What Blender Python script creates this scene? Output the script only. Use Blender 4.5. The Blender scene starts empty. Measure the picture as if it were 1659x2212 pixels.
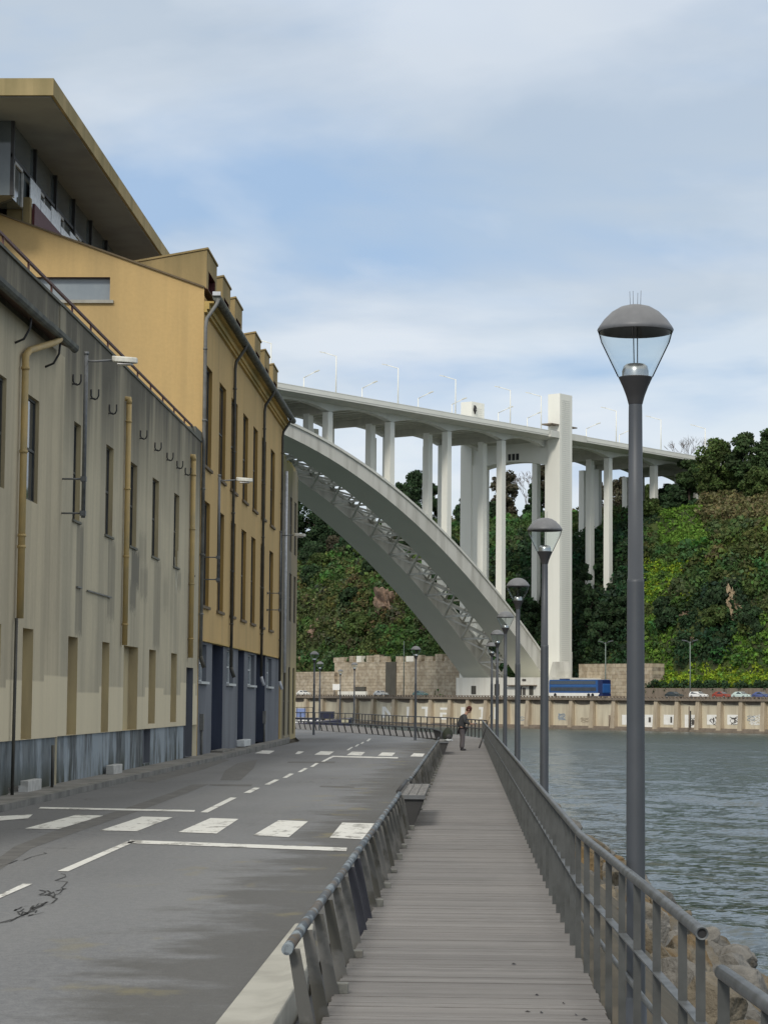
import bpy, math, random
import numpy as np
from mathutils import Vector, Matrix, noise
random.seed(7); rng = np.random.default_rng(11)
sc = bpy.context.scene
COL = sc.collection
R = math.radians
# ------------------------------------------------------------------ camera
W_, FPX, EYE = 1659.0, 4900.0, 1.8
CX, CY = 829.5, 1106.0
PSI, TH, RHO = 0.0368067, 0.0831629, 0.0087
FW = Vector((-math.sin(PSI)*math.cos(TH), math.cos(PSI)*math.cos(TH), math.sin(TH)))
R0 = Vector((math.cos(PSI), math.sin(PSI), 0)); U0 = R0.cross(FW)
RI = math.cos(RHO)*R0 + math.sin(RHO)*U0
UP = math.cos(RHO)*U0 - math.sin(RHO)*R0
ORG = Vector((0, 0, EYE))
cam_d = bpy.data.cameras.new('camera'); cam = bpy.data.objects.new('camera', cam_d); COL.objects.link(cam)
cam.matrix_world = Matrix(((RI.x, UP.x, -FW.x, 0), (RI.y, UP.y, -FW.y, 0), (RI.z, UP.z, -FW.z, EYE), (0, 0, 0, 1)))
cam_d.sensor_fit = 'HORIZONTAL'; cam_d.sensor_width = 36; cam_d.lens = 36*FPX/W_
cam_d.clip_start = 0.1; cam_d.clip_end = 9000
sc.camera = cam
def ray(x, y): return RI*((x-CX)/FPX) + UP*((CY-y)/FPX) + FW
def onplane(x, y, p, n):
    d = ray(x, y); n = Vector(n); s = (Vector(p)-ORG).dot(n)/d.dot(n); return ORG + d*s
def onX(x, y, X): return onplane(x, y, (X, 0, 0), (1, 0, 0))
def onY(x, y, Y): return onplane(x, y, (0, Y, 0), (0, 1, 0))
def onZ(x, y, Z=0.0): return onplane(x, y, (0, 0, Z), (0, 0, 1))
def Yof(x, X=-8.1, y=1400): return onX(x, y, X).y
# ------------------------------------------------------------------ helpers
def tag(o, label=None, cat=None, group=None, kind=None):
    if label: o['label'] = label
    if cat: o['category'] = cat
    if group: o['group'] = group
    if kind: o['kind'] = kind
    return o
def empty(name, loc, rz=0, label=None, cat=None, group=None):
    o = bpy.data.objects.new(name, None); COL.objects.link(o); o.empty_display_size = 0.2
    o.location = loc; o.rotation_euler = (0, 0, rz); return tag(o, label, cat, group)
class MB:
    def __init__(s): s.v = []; s.f = []; s.sm = []
    def add(s, vs, fs, smooth=False):
        b = len(s.v); s.v += [tuple(p) for p in vs]
        for f in fs: s.f.append(tuple(b+i for i in f)); s.sm.append(smooth)
        return s
    def quad(s, a, b, c, d): return s.add([a, b, c, d], [(0, 1, 2, 3)])
    def box(s, x0, y0, z0, x1, y1, z1):
        x0, x1 = min(x0, x1), max(x0, x1); y0, y1 = min(y0, y1), max(y0, y1); z0, z1 = min(z0, z1), max(z0, z1)
        return s.add([(x0,y0,z0),(x1,y0,z0),(x1,y1,z0),(x0,y1,z0),(x0,y0,z1),(x1,y0,z1),(x1,y1,z1),(x0,y1,z1)],
                     [(0,3,2,1),(4,5,6,7),(0,1,5,4),(1,2,6,5),(2,3,7,6),(3,0,4,7)])
    def prism(s, pts, vec):
        # extrude polygon (3d pts) by vec
        n = len(pts); vec = Vector(vec); a = [Vector(p) for p in pts]; b = [p+vec for p in a]
        fs = [tuple(range(n))[::-1], tuple(range(n, 2*n))] + [(i, (i+1) % n, n+(i+1) % n, n+i) for i in range(n)]
        return s.add(a+b, fs)
    def bar(s, a, b, w, h, up=(0, 0, 1)):
        a = Vector(a); b = Vector(b); d = (b-a).normalized(); sx = d.cross(Vector(up))
        if sx.length < 1e-4: sx = d.cross(Vector((0, 1, 0)))
        sx.normalize(); sy = sx.cross(d).normalized()
        c = [sx*w/2+sy*h/2, -sx*w/2+sy*h/2, -sx*w/2-sy*h/2, sx*w/2-sy*h/2]
        return s.add([a+q for q in c]+[b+q for q in c], [(0,1,2,3),(7,6,5,4),(0,4,5,1),(1,5,6,2),(2,6,7,3),(3,7,4,0)])
    def tube(s, pts, r, n=10, cap=True):
        pts = [Vector(p) for p in pts]
        rs = r if isinstance(r, (list, tuple)) else [r]*len(pts)
        b = len(s.v); prev = None
        for i, p in enumerate(pts):
            if i == 0: d = pts[1]-p
            elif i == len(pts)-1: d = p-pts[-2]
            else: d = (pts[i+1]-p).normalized()+(p-pts[i-1]).normalized()
            d.normalize()
            if prev is None:
                ref = Vector((0, 0, 1)) if abs(d.z) < .9 else Vector((1, 0, 0)); sx = d.cross(ref).normalized()
            else: sx = (prev - d*prev.dot(d)).normalized()
            prev = sx; sy = d.cross(sx)
            for k in range(n):
                a = 2*math.pi*k/n; s.v.append(tuple(p+(sx*math.cos(a)+sy*math.sin(a))*rs[i]))
        for i in range(len(pts)-1):
            for k in range(n):
                s.f.append((b+i*n+k, b+i*n+(k+1) % n, b+(i+1)*n+(k+1) % n, b+(i+1)*n+k)); s.sm.append(True)
        if cap:
            s.f.append(tuple(b+k for k in range(n))[::-1]); s.sm.append(False)
            e = b+(len(pts)-1)*n; s.f.append(tuple(e+k for k in range(n))); s.sm.append(False)
        return s
    def lathe(s, prof, c=(0, 0, 0), n=24, cap0=False, cap1=False):
        b = len(s.v)
        for r, z in prof:
            for k in range(n):
                a = 2*math.pi*k/n; s.v.append((c[0]+r*math.cos(a), c[1]+r*math.sin(a), c[2]+z))
        for i in range(len(prof)-1):
            for k in range(n):
                s.f.append((b+i*n+k, b+i*n+(k+1) % n, b+(i+1)*n+(k+1) % n, b+(i+1)*n+k)); s.sm.append(True)
        if cap0: s.f.append(tuple(b+k for k in range(n))[::-1]); s.sm.append(False)
        if cap1:
            e = b+(len(prof)-1)*n; s.f.append(tuple(e+k for k in range(n))); s.sm.append(False)
        return s
    def build(s, name, mat, parent=None, origin=None, bevel=0):
        me = bpy.data.meshes.new(name)
        off = Vector(origin) if origin is not None else Vector((0, 0, 0))
        me.from_pydata([tuple(Vector(p)-off) for p in s.v], [], s.f); me.update()
        me.polygons.foreach_set('use_smooth', s.sm)
        if mat: me.materials.append(mat)
        o = bpy.data.objects.new(name, me); COL.objects.link(o)
        if parent is not None: o.parent = parent
        elif origin is not None: o.location = off
        if bevel:
            m = o.modifiers.new('bevel', 'BEVEL'); m.width = bevel; m.segments = 2; m.limit_method = 'ANGLE'
        return o
def kids(o): return [c for c in bpy.data.objects if c.parent == o]
def copy_tree(o, parent=None, km=None):
    if km is None:
        km = {}
        for c in bpy.data.objects:
            if c.parent: km.setdefault(c.parent.name, []).append(c)
    c = o.copy(); COL.objects.link(c); c.parent = parent
    for ch in km.get(o.name, []): copy_tree(ch, c, km)
    return c
# ------------------------------------------------------------------ materials
def newmat(name):
    m = bpy.data.materials.new(name); m.use_nodes = True; nt = m.node_tree
    return m, nt, nt.nodes['Principled BSDF']
def N(nt, t, **kw):
    n = nt.nodes.new(t)
    for k, v in kw.items():
        if k in n.inputs.keys() if hasattr(n.inputs, 'keys') else False: n.inputs[k].default_value = v
        else: setattr(n, k, v)
    return n
def L(nt, a, b): nt.links.new(a, b)
def rgba(c): return (c[0], c[1], c[2], 1.0)
def noise_fac(nt, vec, scale, stretch=(1, 1, 1), detail=5, rough=.55, lo=.35, hi=.65):
    mp = nt.nodes.new('ShaderNodeMapping'); mp.inputs['Scale'].default_value = stretch
    L(nt, vec, mp.inputs['Vector'])
    n = nt.nodes.new('ShaderNodeTexNoise'); n.inputs['Scale'].default_value = scale
    n.inputs['Detail'].default_value = detail; n.inputs['Roughness'].default_value = rough
    L(nt, mp.outputs['Vector'], n.inputs['Vector'])
    mr = nt.nodes.new('ShaderNodeMapRange'); mr.inputs['From Min'].default_value = lo; mr.inputs['From Max'].default_value = hi
    L(nt, n.outputs['Fac'], mr.inputs['Value']); return mr.outputs['Result'], n.outputs['Fac']
def mix(nt, fac, a, b, blend='MIX'):
    m = nt.nodes.new('ShaderNodeMix'); m.data_type = 'RGBA'; m.blend_type = blend
    if isinstance(fac, (int, float)): m.inputs[0].default_value = fac
    else: L(nt, fac, m.inputs[0])
    for s_, v in ((m.inputs[6], a), (m.inputs[7], b)):
        if isinstance(v, (tuple, list)): s_.default_value = rgba(v)
        else: L(nt, v, s_)
    return m.outputs[2]
def math_(nt, op, a, b=None, clamp=False):
    m = nt.nodes.new('ShaderNodeMath'); m.operation = op; m.use_clamp = clamp
    for i, v in enumerate((a, b)):
        if v is None: continue
        if isinstance(v, (int, float)): m.inputs[i].default_value = v
        else: L(nt, v, m.inputs[i])
    return m.outputs[0]
def mrange(nt, v, a, b, c=0., d=1.):
    m = nt.nodes.new('ShaderNodeMapRange'); L(nt, v, m.inputs['Value'])
    for k, x in zip(('From Min', 'From Max', 'To Min', 'To Max'), (a, b, c, d)): m.inputs[k].default_value = x
    return m.outputs['Result']
def pos(nt):
    return nt.nodes.new('ShaderNodeNewGeometry').outputs['Position']
def sepxyz(nt, v):
    s = nt.nodes.new('ShaderNodeSeparateXYZ'); L(nt, v, s.inputs[0]); return s.outputs
def bump(nt, bs, h, strength=.3, dist=.01):
    b = nt.nodes.new('ShaderNodeBump'); b.inputs['Strength'].default_value = strength; b.inputs['Distance'].default_value = dist
    L(nt, h, b.inputs['Height']); L(nt, b.outputs['Normal'], bs.inputs['Normal'])
def simple(name, c, rough=.6, metal=0., c2=None, scale=6., stretch=(1, 1, 1), bmp=0., lo=.4, hi=.65, spec=None):
    m, nt, bs = newmat(name)
    bs.inputs['Roughness'].default_value = rough; bs.inputs['Metallic'].default_value = metal
    if spec is not None: bs.inputs['Specular IOR Level'].default_value = spec
    if c2 is None: c2 = tuple(x*.78 for x in c)
    tc = nt.nodes.new('ShaderNodeTexCoord').outputs['Object']
    f, raw = noise_fac(nt, tc, scale, stretch, lo=lo, hi=hi)
    L(nt, mix(nt, f, c, c2), bs.inputs['Base Color'])
    if bmp: bump(nt, bs, raw, .4, bmp)
    return m
M = {}
def facade(name, base, grime, moss=None, topz=9.9, botz=1.0, top_amt=.6, patch=None, streak=1., bands=()):
    """rendered wall: vertical run-off streaks, blotches, dirt under the coping, splash at the foot"""
    m, nt, bs = newmat(name); P = pos(nt); s = sepxyz(nt, P)
    bs.inputs['Roughness'].default_value = .9; bs.inputs['Specular IOR Level'].default_value = .2
    f1, r1 = noise_fac(nt, P, .75, (1, .9, .09), detail=7, rough=.65, lo=.44, hi=.64)      # streaks
    f2, r2 = noise_fac(nt, P, .30, (1, .6, .7), detail=6, rough=.6, lo=.44, hi=.62)       # blotches
    f3, r3 = noise_fac(nt, P, 9., (1, 1, 1), detail=3, lo=.3, hi=.7)
    f4, r4 = noise_fac(nt, P, 2.0, (1, 1, .05), detail=5, lo=.50, hi=.66)
    c = mix(nt, math_(nt, 'MULTIPLY', f2, .85*streak), base, tuple(.62*b+.38*g for b, g in zip(base, grime)))
    c = mix(nt, math_(nt, 'MULTIPLY', f1, .42*streak), c, grime)
    topf = mrange(nt, s[2], topz-3.2, topz, 0, top_amt)
    topm = math_(nt, 'MULTIPLY', topf, mrange(nt, r1, .3, .6, .35, 1.15), True)
    c = mix(nt, topm, c, tuple(.52*g for g in grime))
    c = mix(nt, math_(nt, 'MULTIPLY', f4, .24*streak), c, tuple(.65*g for g in grime))
    for (ya_, yb_, za_, zb_, am) in bands:
        e1 = mrange(nt, math_(nt, 'ABSOLUTE', math_(nt, 'ADD', s[1], -(ya_+yb_)/2)), (yb_-ya_)/2+.06, (yb_-ya_)/2-.06)
        zc = math_(nt, 'ADD', s[2], math_(nt, 'MULTIPLY', r3, .5)); e2 = mrange(nt, math_(nt, 'ABSOLUTE', math_(nt, 'ADD', zc, -(za_+zb_)/2-.25)), (zb_-za_)/2+.12, (zb_-za_)/2-.12)
        c = mix(nt, math_(nt, 'MULTIPLY', math_(nt, 'MULTIPLY', e1, e2), math_(nt, 'MULTIPLY', mrange(nt, r1, .3, .6, .6, 1.1), am), True), c, tuple(.8*g for g in grime))
    if moss:
        mf = math_(nt, 'MULTIPLY', mrange(nt, s[2], botz+1.6, botz, 0, 1), mrange(nt, r1, .35, .6), True)
        c = mix(nt, mf, c, moss)
    c = mix(nt, math_(nt, 'MULTIPLY', f3, .12), c, tuple(.5*b for b in base))
    if patch:   # repainted lower panels
        wn = nt.nodes.new('ShaderNodeTexWhiteNoise'); wn.noise_dimensions = '1D'; L(nt, math_(nt, 'FLOOR', math_(nt, 'MULTIPLY', s[1], .28)), wn.inputs['W'])
        pf = math_(nt, 'MULTIPLY', mrange(nt, math_(nt, 'ADD', s[2], math_(nt, 'MULTIPLY', wn.outputs['Value'], .45)), 2.30, 2.26), .62, True)
        c = mix(nt, pf, c, patch)
    L(nt, c, bs.inputs['Base Color']); bump(nt, bs, r3, .25, .02)
    return m
BANDS = [(Yof(161)+.0, Yof(176), 3.1, 5.45, .8), (Yof(230), Yof(246), 3.6, 5.4, .65), (Yof(281), Yof(298), 4.5, 5.4, .95), (Yof(330), Yof(345), 3.1, 5.4, .65), (Yof(376), Yof(389), 4.9, 5.4, .6), (Yof(300), Yof(317), 4.3, 5.1, .5), (Yof(278), Yof(292), 3.95, 4.6, .75), (Yof(296), Yof(312), 5.2, 5.9, .4), (Yof(352), Yof(362), 4.2, 5.0, .35)]
M['beige'] = facade('beige_render', (.575, .515, .375), (.25, .235, .19), topz=9.7, patch=(.78, .69, .49), top_amt=1.25, bands=BANDS)
M['annex'] = facade('annex_render', (.58, .51, .365), (.30, .27, .21), topz=12.0, patch=(.78, .69, .49), top_amt=.5)
M['reveal'] = simple('reveal_render', (.50, .42, .25), .9, c2=(.36, .30, .19), scale=2, stretch=(1, 1, .2))
M['ochre'] = facade('ochre_render', (.60, .42, .19), (.40, .30, .155), topz=22, streak=.75, top_amt=.2)
M['ochre_dorm'] = facade('dormer_render', (.50, .37, .18), (.25, .21, .11), topz=17, streak=1., top_amt=.5)
M['ochre_trim'] = simple('ochre_trim', (.58, .40, .14), .85, c2=(.36, .27, .09), scale=1.5, stretch=(1, .2, 1))
M['slate'] = simple('blue_grey_render', (.16, .172, .195), .85, c2=(.115, .125, .145), scale=.8, stretch=(1, 1, .3))
M['navy'] = simple('navy_door_paint', (.018, .025, .055), .5, c2=(.028, .035, .07), scale=3)
M['navy2'] = simple('dark_panel_paint', (.045, .058, .095), .5, c2=(.03, .04, .07), scale=2, stretch=(1, 1, .2))
M['concrete_dark'] = facade('parapet_concrete', (.20, .20, .17), (.10, .105, .095), topz=12, top_amt=.6)
M['white_frame'] = simple('white_frame', (.62, .65, .66), .5)
M['glass_dark'] = simple('window_glass', (.03, .04, .05), .06, c2=(.05, .06, .07), scale=1.)
M['glass_pale'] = simple('pale_pane', (.30, .34, .36), .12, c2=(.24, .28, .31), scale=1.2)
M['sill'] = simple('stone_sill', (.50, .50, .48), .8)
M['sill_dark'] = simple('dark_sill', (.16, .12, .07), .8)
M['soffit'] = simple('roof_soffit', (.33, .35, .345), .9, c2=(.27, .285, .285), scale=.8)
M['slabedge'] = facade('slab_edge_render', (.55, .43, .23), (.27, .24, .12), topz=20.5, top_amt=.5)
M['maroon'] = simple('maroon_panel', (.085, .012, .016), .6)
M['redrail'] = simple('oxide_red_rail', (.085, .03, .022), .6, c2=(.12, .05, .035), scale=8)
M['gutter'] = simple('old_gutter', (.075, .08, .072), .7, c2=(.14, .145, .12), scale=3)
M['tile'] = simple('roof_tile', (.16, .09, .06), .9, c2=(.10, .08, .05), scale=3)
M['pipe_yellow'] = simple('yellow_drainpipe', (.50, .36, .15), .6, c2=(.40, .31, .15), scale=2.5)
M['pipe_grey'] = simple('grey_drainpipe', (.21, .21, .20), .6, c2=(.11, .11, .10), scale=2)
M['pipe_dark'] = simple('dark_drainpipe', (.05, .05, .045), .6, c2=(.09, .085, .07), scale=2)
M['pipe_white'] = simple('white_shoe', (.60, .62, .66), .5)
M['iron'] = simple('dark_iron', (.03, .03, .03), .6)
M['galv'] = simple('galvanised_steel', (.16, .17, .18), .5, .3, c2=(.11, .115, .12), scale=5)
M['lamp_white'] = simple('lamp_housing_white', (.72, .72, .66), .5)
M['rail_grey'] = simple('painted_rail_grey', (.115, .125, .132), .45, .15, c2=(.06, .065, .066), scale=9)
M['rail_post'] = simple('rail_post_grey', (.078, .082, .080), .55, c2=(.052, .055, .053), scale=6)
M['rust'] = simple('rusty_tube', (.16, .09, .05), .8, c2=(.05, .045, .04), scale=5)
M['lamp_pole'] = simple('lamp_pole_grey', (.072, .080, .092), .5, .1, c2=(.060, .067, .078), scale=2)
M['lamp_dark'] = simple('lamp_collar', (.045, .045, .048), .5)
M['lamp_dome'] = simple('lamp_dome', (.175, .18, .19), .5, .1, c2=(.14, .145, .155), scale=8)
M['silver'] = simple('reflector', (.6, .6, .6), .25, .8)
M['soil_black'] = simple('dark_plastic', (.02, .02, .022), .6)
def glassmat(name, tint=(.93, .96, .96), ior=1.35):
    m, nt, bs = newmat(name); nt.nodes.remove(bs); out = nt.nodes['Material Output']
    tr = nt.nodes.new('ShaderNodeBsdfTransparent'); tr.inputs[0].default_value = rgba(tint)
    gl = nt.nodes.new('ShaderNodeBsdfGlossy'); gl.inputs['Roughness'].default_value = .05
    lw = nt.nodes.new('ShaderNodeLayerWeight'); lw.inputs[0].default_value = .5; fo = math_(nt, 'ADD', math_(nt, 'MULTIPLY', math_(nt, 'POWER', lw.outputs['Facing'], 4.), .55), .05, True)
    mx = nt.nodes.new('ShaderNodeMixShader'); L(nt, fo, mx.inputs[0]); L(nt, tr.outputs[0], mx.inputs[1]); L(nt, gl.outputs[0], mx.inputs[2])
    L(nt, mx.outputs[0], out.inputs[0]); return m
M['clear'] = glassmat('clear_plastic', tint=(.90, .94, .95), ior=1.11)
def road_mat():
    m, nt, bs = newmat('asphalt'); P = pos(nt); s = sepxyz(nt, P)
    f1, r1 = noise_fac(nt, P, .22, (1, .35, 1), detail=6, lo=.38, hi=.66)
    f2, r2 = noise_fac(nt, P, 60, detail=2, lo=.3, hi=.7)
    f3, r3 = noise_fac(nt, P, 1.1, (.6, .8, 1), detail=12, rough=.68, lo=.45, hi=.62)
    f5, r5 = noise_fac(nt, P, 1.0, (.9, .08, 1), detail=4, lo=.45, hi=.65)
    c = mix(nt, f1, (.188, .194, .203), (.150, .155, .163))
    c = mix(nt, math_(nt, 'MULTIPLY', f5, .35), c, (.24, .24, .235))
    c = mix(nt, math_(nt, 'MULTIPLY', f2, .55), c, (.065, .066, .07))
    fg, rg = noise_fac(nt, P, 14, (1, .6, 1), detail=6, rough=.8, lo=.42, hi=.60); c = mix(nt, math_(nt, 'MULTIPLY', fg, .30), c, (.27, .27, .265))
    # tarmac darker towards the left kerb
    lf = math_(nt, 'MULTIPLY', mrange(nt, math_(nt, 'ADD', s[0], math_(nt, 'MULTIPLY', r1, 2.2)), -4.3, -4.9), .38, True)
    c = mix(nt, lf, c, (.085, .085, .087))
    # grime and silt that gathers beside the walkway kerb
    g = mrange(nt, math_(nt, 'ADD', s[0], math_(nt, 'MULTIPLY', r3, 4.2)), -.35, .35)
    near = mrange(nt, s[0], -3.6, -2.4)
    gm = math_(nt, 'MULTIPLY', g, near, True)
    c = mix(nt, math_(nt, 'MULTIPLY', gm, .66), c, (.052, .048, .038))
    f6, r6 = noise_fac(nt, P, 1.6, (.8, .5, 1), detail=4, lo=.60, hi=.68)
    c = mix(nt, math_(nt, 'MULTIPLY', math_(nt, 'MULTIPLY', f6, near), .5), c, (.22, .19, .09))
    vo = nt.nodes.new('ShaderNodeTexVoronoi'); vo.feature = 'DISTANCE_TO_EDGE'; vo.inputs['Scale'].default_value = .35
    wn = nt.nodes.new('ShaderNodeTexNoise'); wn.inputs['Scale'].default_value = 1.6; L(nt, P, wn.inputs['Vector'])
    vm = nt.nodes.new('ShaderNodeVectorMath'); vm.operation = 'ADD'; L(nt, P, vm.inputs[0]); L(nt, wn.outputs['Color'], vm.inputs[1]); L(nt, vm.outputs[0], vo.inputs['Vector'])
    cr = math_(nt, 'MULTIPLY', mrange(nt, vo.outputs['Distance'], .008, .002), mrange(nt, r1, .52, .60), True)
    c = mix(nt, math_(nt, 'MULTIPLY', cr, .7), c, (.03, .03, .03))
    L(nt, c, bs.inputs['Base Color']); L(nt, mrange(nt, r1, .35, .65, .62, .85), bs.inputs['Roughness'])
    bump(nt, bs, r2, .5, .01); return m
M['asphalt'] = road_mat()
M['asphalt_patch'] = simple('asphalt_patch', (.095, .093, .09), .8, c2=(.14, .137, .13), scale=3)
M['pavement'] = simple('pavement_concrete', (.23, .22, .20), .9, c2=(.14, .135, .12), scale=1.2, bmp=.01)
M['kerb'] = simple('kerb_stone', (.22, .215, .20), .9, c2=(.13, .13, .12), scale=1.5)
M['kerb_pale'] = simple('pale_concrete_beam', (.42, .41, .36), .9, c2=(.33, .32, .28), scale=2.2)
def paint_mat():
    m, nt, bs = newmat('road_paint'); P = pos(nt)
    f, r = noise_fac(nt, P, 3.0, (1, .5, 1), detail=10, rough=.75, lo=.53, hi=.60)
    f2, r2 = noise_fac(nt, P, 12, detail=6, lo=.4, hi=.7)
    c = mix(nt, f, (.74, .74, .70), (.26, .25, .23)); c = mix(nt, math_(nt, 'MULTIPLY', f2, .35), c, (.42, .41, .38))
    L(nt, c, bs.inputs['Base Color']); bs.inputs['Roughness'].default_value = .7; return m
M['paint'] = paint_mat()
def plank_mat(name, along=1, pitch=.145):
    m, nt, bs = newmat(name); P = pos(nt); s = sepxyz(nt, P)
    fl = math_(nt, 'FLOOR', math_(nt, 'DIVIDE', s[along], pitch))
    wn = nt.nodes.new('ShaderNodeTexWhiteNoise'); wn.noise_dimensions = '1D'; L(nt, fl, wn.inputs['W'])
    g, gr = noise_fac(nt, P, 7, (.6, 14, 1), detail=6, lo=.35, hi=.65)
    b, br = noise_fac(nt, P, .5, (1, .7, 1), detail=4, lo=.4, hi=.65)
    c = mix(nt, wn.outputs['Value'], (.170, .163, .158), (.262, .252, .245))
    dk = mrange(nt, wn.outputs['Value'], .86, .89); c = mix(nt, math_(nt, 'MULTIPLY', dk, .45), c, (.09, .085, .08))
    c = mix(nt, math_(nt, 'MULTIPLY', g, .65), c, (.115, .107, .10)); c = mix(nt, math_(nt, 'MULTIPLY', b, .28), c, (.29, .27, .255))
    e = mrange(nt, math_(nt, 'ABSOLUTE', s[0]), .60, .80); c = mix(nt, math_(nt, 'MULTIPLY', e, .35), c, (.10, .09, .08))
    L(nt, c, bs.inputs['Base Color']); bs.inputs['Roughness'].default_value = .85; bump(nt, bs, gr, .3, .01); return m
M['planks'] = plank_mat('weathered_planks')
def water_mat():
    m, nt, bs = newmat('river_water'); P = pos(nt)
    bs.inputs['Base Color'].default_value = (.050, .068, .066, 1); bs.inputs['Roughness'].default_value = .07; bs.inputs['IOR'].default_value = 1.33
    def nz(scale, st, det):
        mp = nt.nodes.new('ShaderNodeMapping'); mp.inputs['Scale'].default_value = st; mp.inputs['Rotation'].default_value = (0, 0, .25); L(nt, P, mp.inputs[0])
        n = nt.nodes.new('ShaderNodeTexNoise'); n.inputs['Scale'].default_value = scale; n.inputs['Detail'].default_value = det; n.inputs['Distortion'].default_value = .5; L(nt, mp.outputs[0], n.inputs['Vector'])
        v = nt.nodes.new('ShaderNodeVectorMath'); v.operation = 'SUBTRACT'; L(nt, n.outputs['Color'], v.inputs[0]); v.inputs[1].default_value = (.5, .5, .5); return v.outputs[0]
    def sc_(v, k):
        m_ = nt.nodes.new('ShaderNodeVectorMath'); m_.operation = 'SCALE'; L(nt, v, m_.inputs[0])
        if isinstance(k, float): m_.inputs['Scale'].default_value = k
        else: L(nt, k, m_.inputs['Scale'])
        return m_.outputs[0]
    _, big = noise_fac(nt, P, .012, (.6, 1.6, 1), detail=4); _, mid = noise_fac(nt, P, .05, (.4, 1.3, 1), detail=3)
    amp = math_(nt, 'MULTIPLY', mrange(nt, big, .36, .62, .55, 1.15), mrange(nt, mid, .35, .65, .65, 1.1))
    ad = nt.nodes.new('ShaderNodeVectorMath'); ad.operation = 'ADD'; L(nt, sc_(nz(1.1, (.8, 1.25, 1), 3), .55), ad.inputs[0]); L(nt, sc_(nz(4.0, (.8, 1.2, 1), 3), .75), ad.inputs[1])
    mu = nt.nodes.new('ShaderNodeVectorMath'); mu.operation = 'MULTIPLY'; L(nt, sc_(ad.outputs[0], amp), mu.inputs[0]); mu.inputs[1].default_value = (1, 1, 0)
    gn = nt.nodes.new('ShaderNodeNewGeometry').outputs['Normal']; sy = sepxyz(nt, P)
    a2 = nt.nodes.new('ShaderNodeVectorMath'); a2.operation = 'ADD'; L(nt, mu.outputs[0], a2.inputs[0]); L(nt, gn, a2.inputs[1])
    L(nt, mrange(nt, sy[1], 50, 330, .11, .30), bs.inputs['Roughness'])
    nn = nt.nodes.new('ShaderNodeVectorMath'); nn.operation = 'NORMALIZE'; L(nt, a2.outputs[0], nn.inputs[0]); L(nt, nn.outputs[0], bs.inputs['Normal']); return m
M['water'] = water_mat()
def tint_mat(name, trans=.25, rough=.8):
    m, nt, bs = newmat(name)
    a = nt.nodes.new('ShaderNodeAttribute'); a.attribute_name = 'tint'
    L(nt, a.outputs['Color'], bs.inputs['Base Color']); bs.inputs['Roughness'].default_value = rough; bs.inputs['Specular IOR Level'].default_value = .25
    tl = nt.nodes.new('ShaderNodeBsdfTranslucent'); L(nt, a.outputs['Color'], tl.inputs[0])
    mx = nt.nodes.new('ShaderNodeMixShader'); mx.inputs[0].default_value = trans
    L(nt, bs.outputs[0], mx.inputs[1]); L(nt, tl.outputs[0], mx.inputs[2]); L(nt, mx.outputs[0], nt.nodes['Material Output'].inputs[0])
    return m
M['leaf'] = tint_mat('foliage')
M['bark'] = simple('bark', (.075, .06, .045), .9, c2=(.11, .09, .07), scale=2)
M['twig'] = simple('bare_twigs', (.17, .14, .13), .9, c2=(.12, .10, .09), scale=2)
def conc(name, c, c2, c3, sc1=.15, topdirt=None):
    m, nt, bs = newmat(name); P = pos(nt); s = sepxyz(nt, P)
    f1, r1 = noise_fac(nt, P, sc1*4, (1, 1, .12), detail=6, lo=.45, hi=.7); f2, r2 = noise_fac(nt, P, sc1, detail=6, lo=.35, hi=.65)
    cc = mix(nt, math_(nt, 'MULTIPLY', f2, .6), c, c2); cc = mix(nt, math_(nt, 'MULTIPLY', f1, .5), cc, c3)
    L(nt, cc, bs.inputs['Base Color']); bs.inputs['Roughness'].default_value = .85; bs.inputs['Specular IOR Level'].default_value = .25; return m
M['bridge'] = conc('bridge_concrete', (.70, .70, .65), (.63, .63, .58), (.52, .52, .47), .08)
M['bridge_white'] = conc('pylon_white', (.84, .84, .78), (.79, .79, .73), (.72, .72, .66), .05)
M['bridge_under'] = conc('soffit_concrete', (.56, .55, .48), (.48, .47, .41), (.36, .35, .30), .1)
M['rib_side'] = conc('rib_side_concrete', (.66, .65, .60), (.55, .54, .49), (.28, .27, .23), .12)
M['rib_under'] = conc('rib_soffit_concrete', (.66, .66, .58), (.63, .63, .555), (.60, .60, .53), .06)
M['quay'] = conc('quay_concrete', (.70, .63, .48), (.60, .525, .39), (.34, .275, .20), .22)
M['buttress'] = conc('buttress_concrete', (.52, .44, .33), (.42, .35, .25), (.20, .15, .11), .3)
M['coping'] = conc('coping_concrete', (.26, .215, .17), (.20, .165, .13), (.12, .095, .075), .3)
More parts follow.
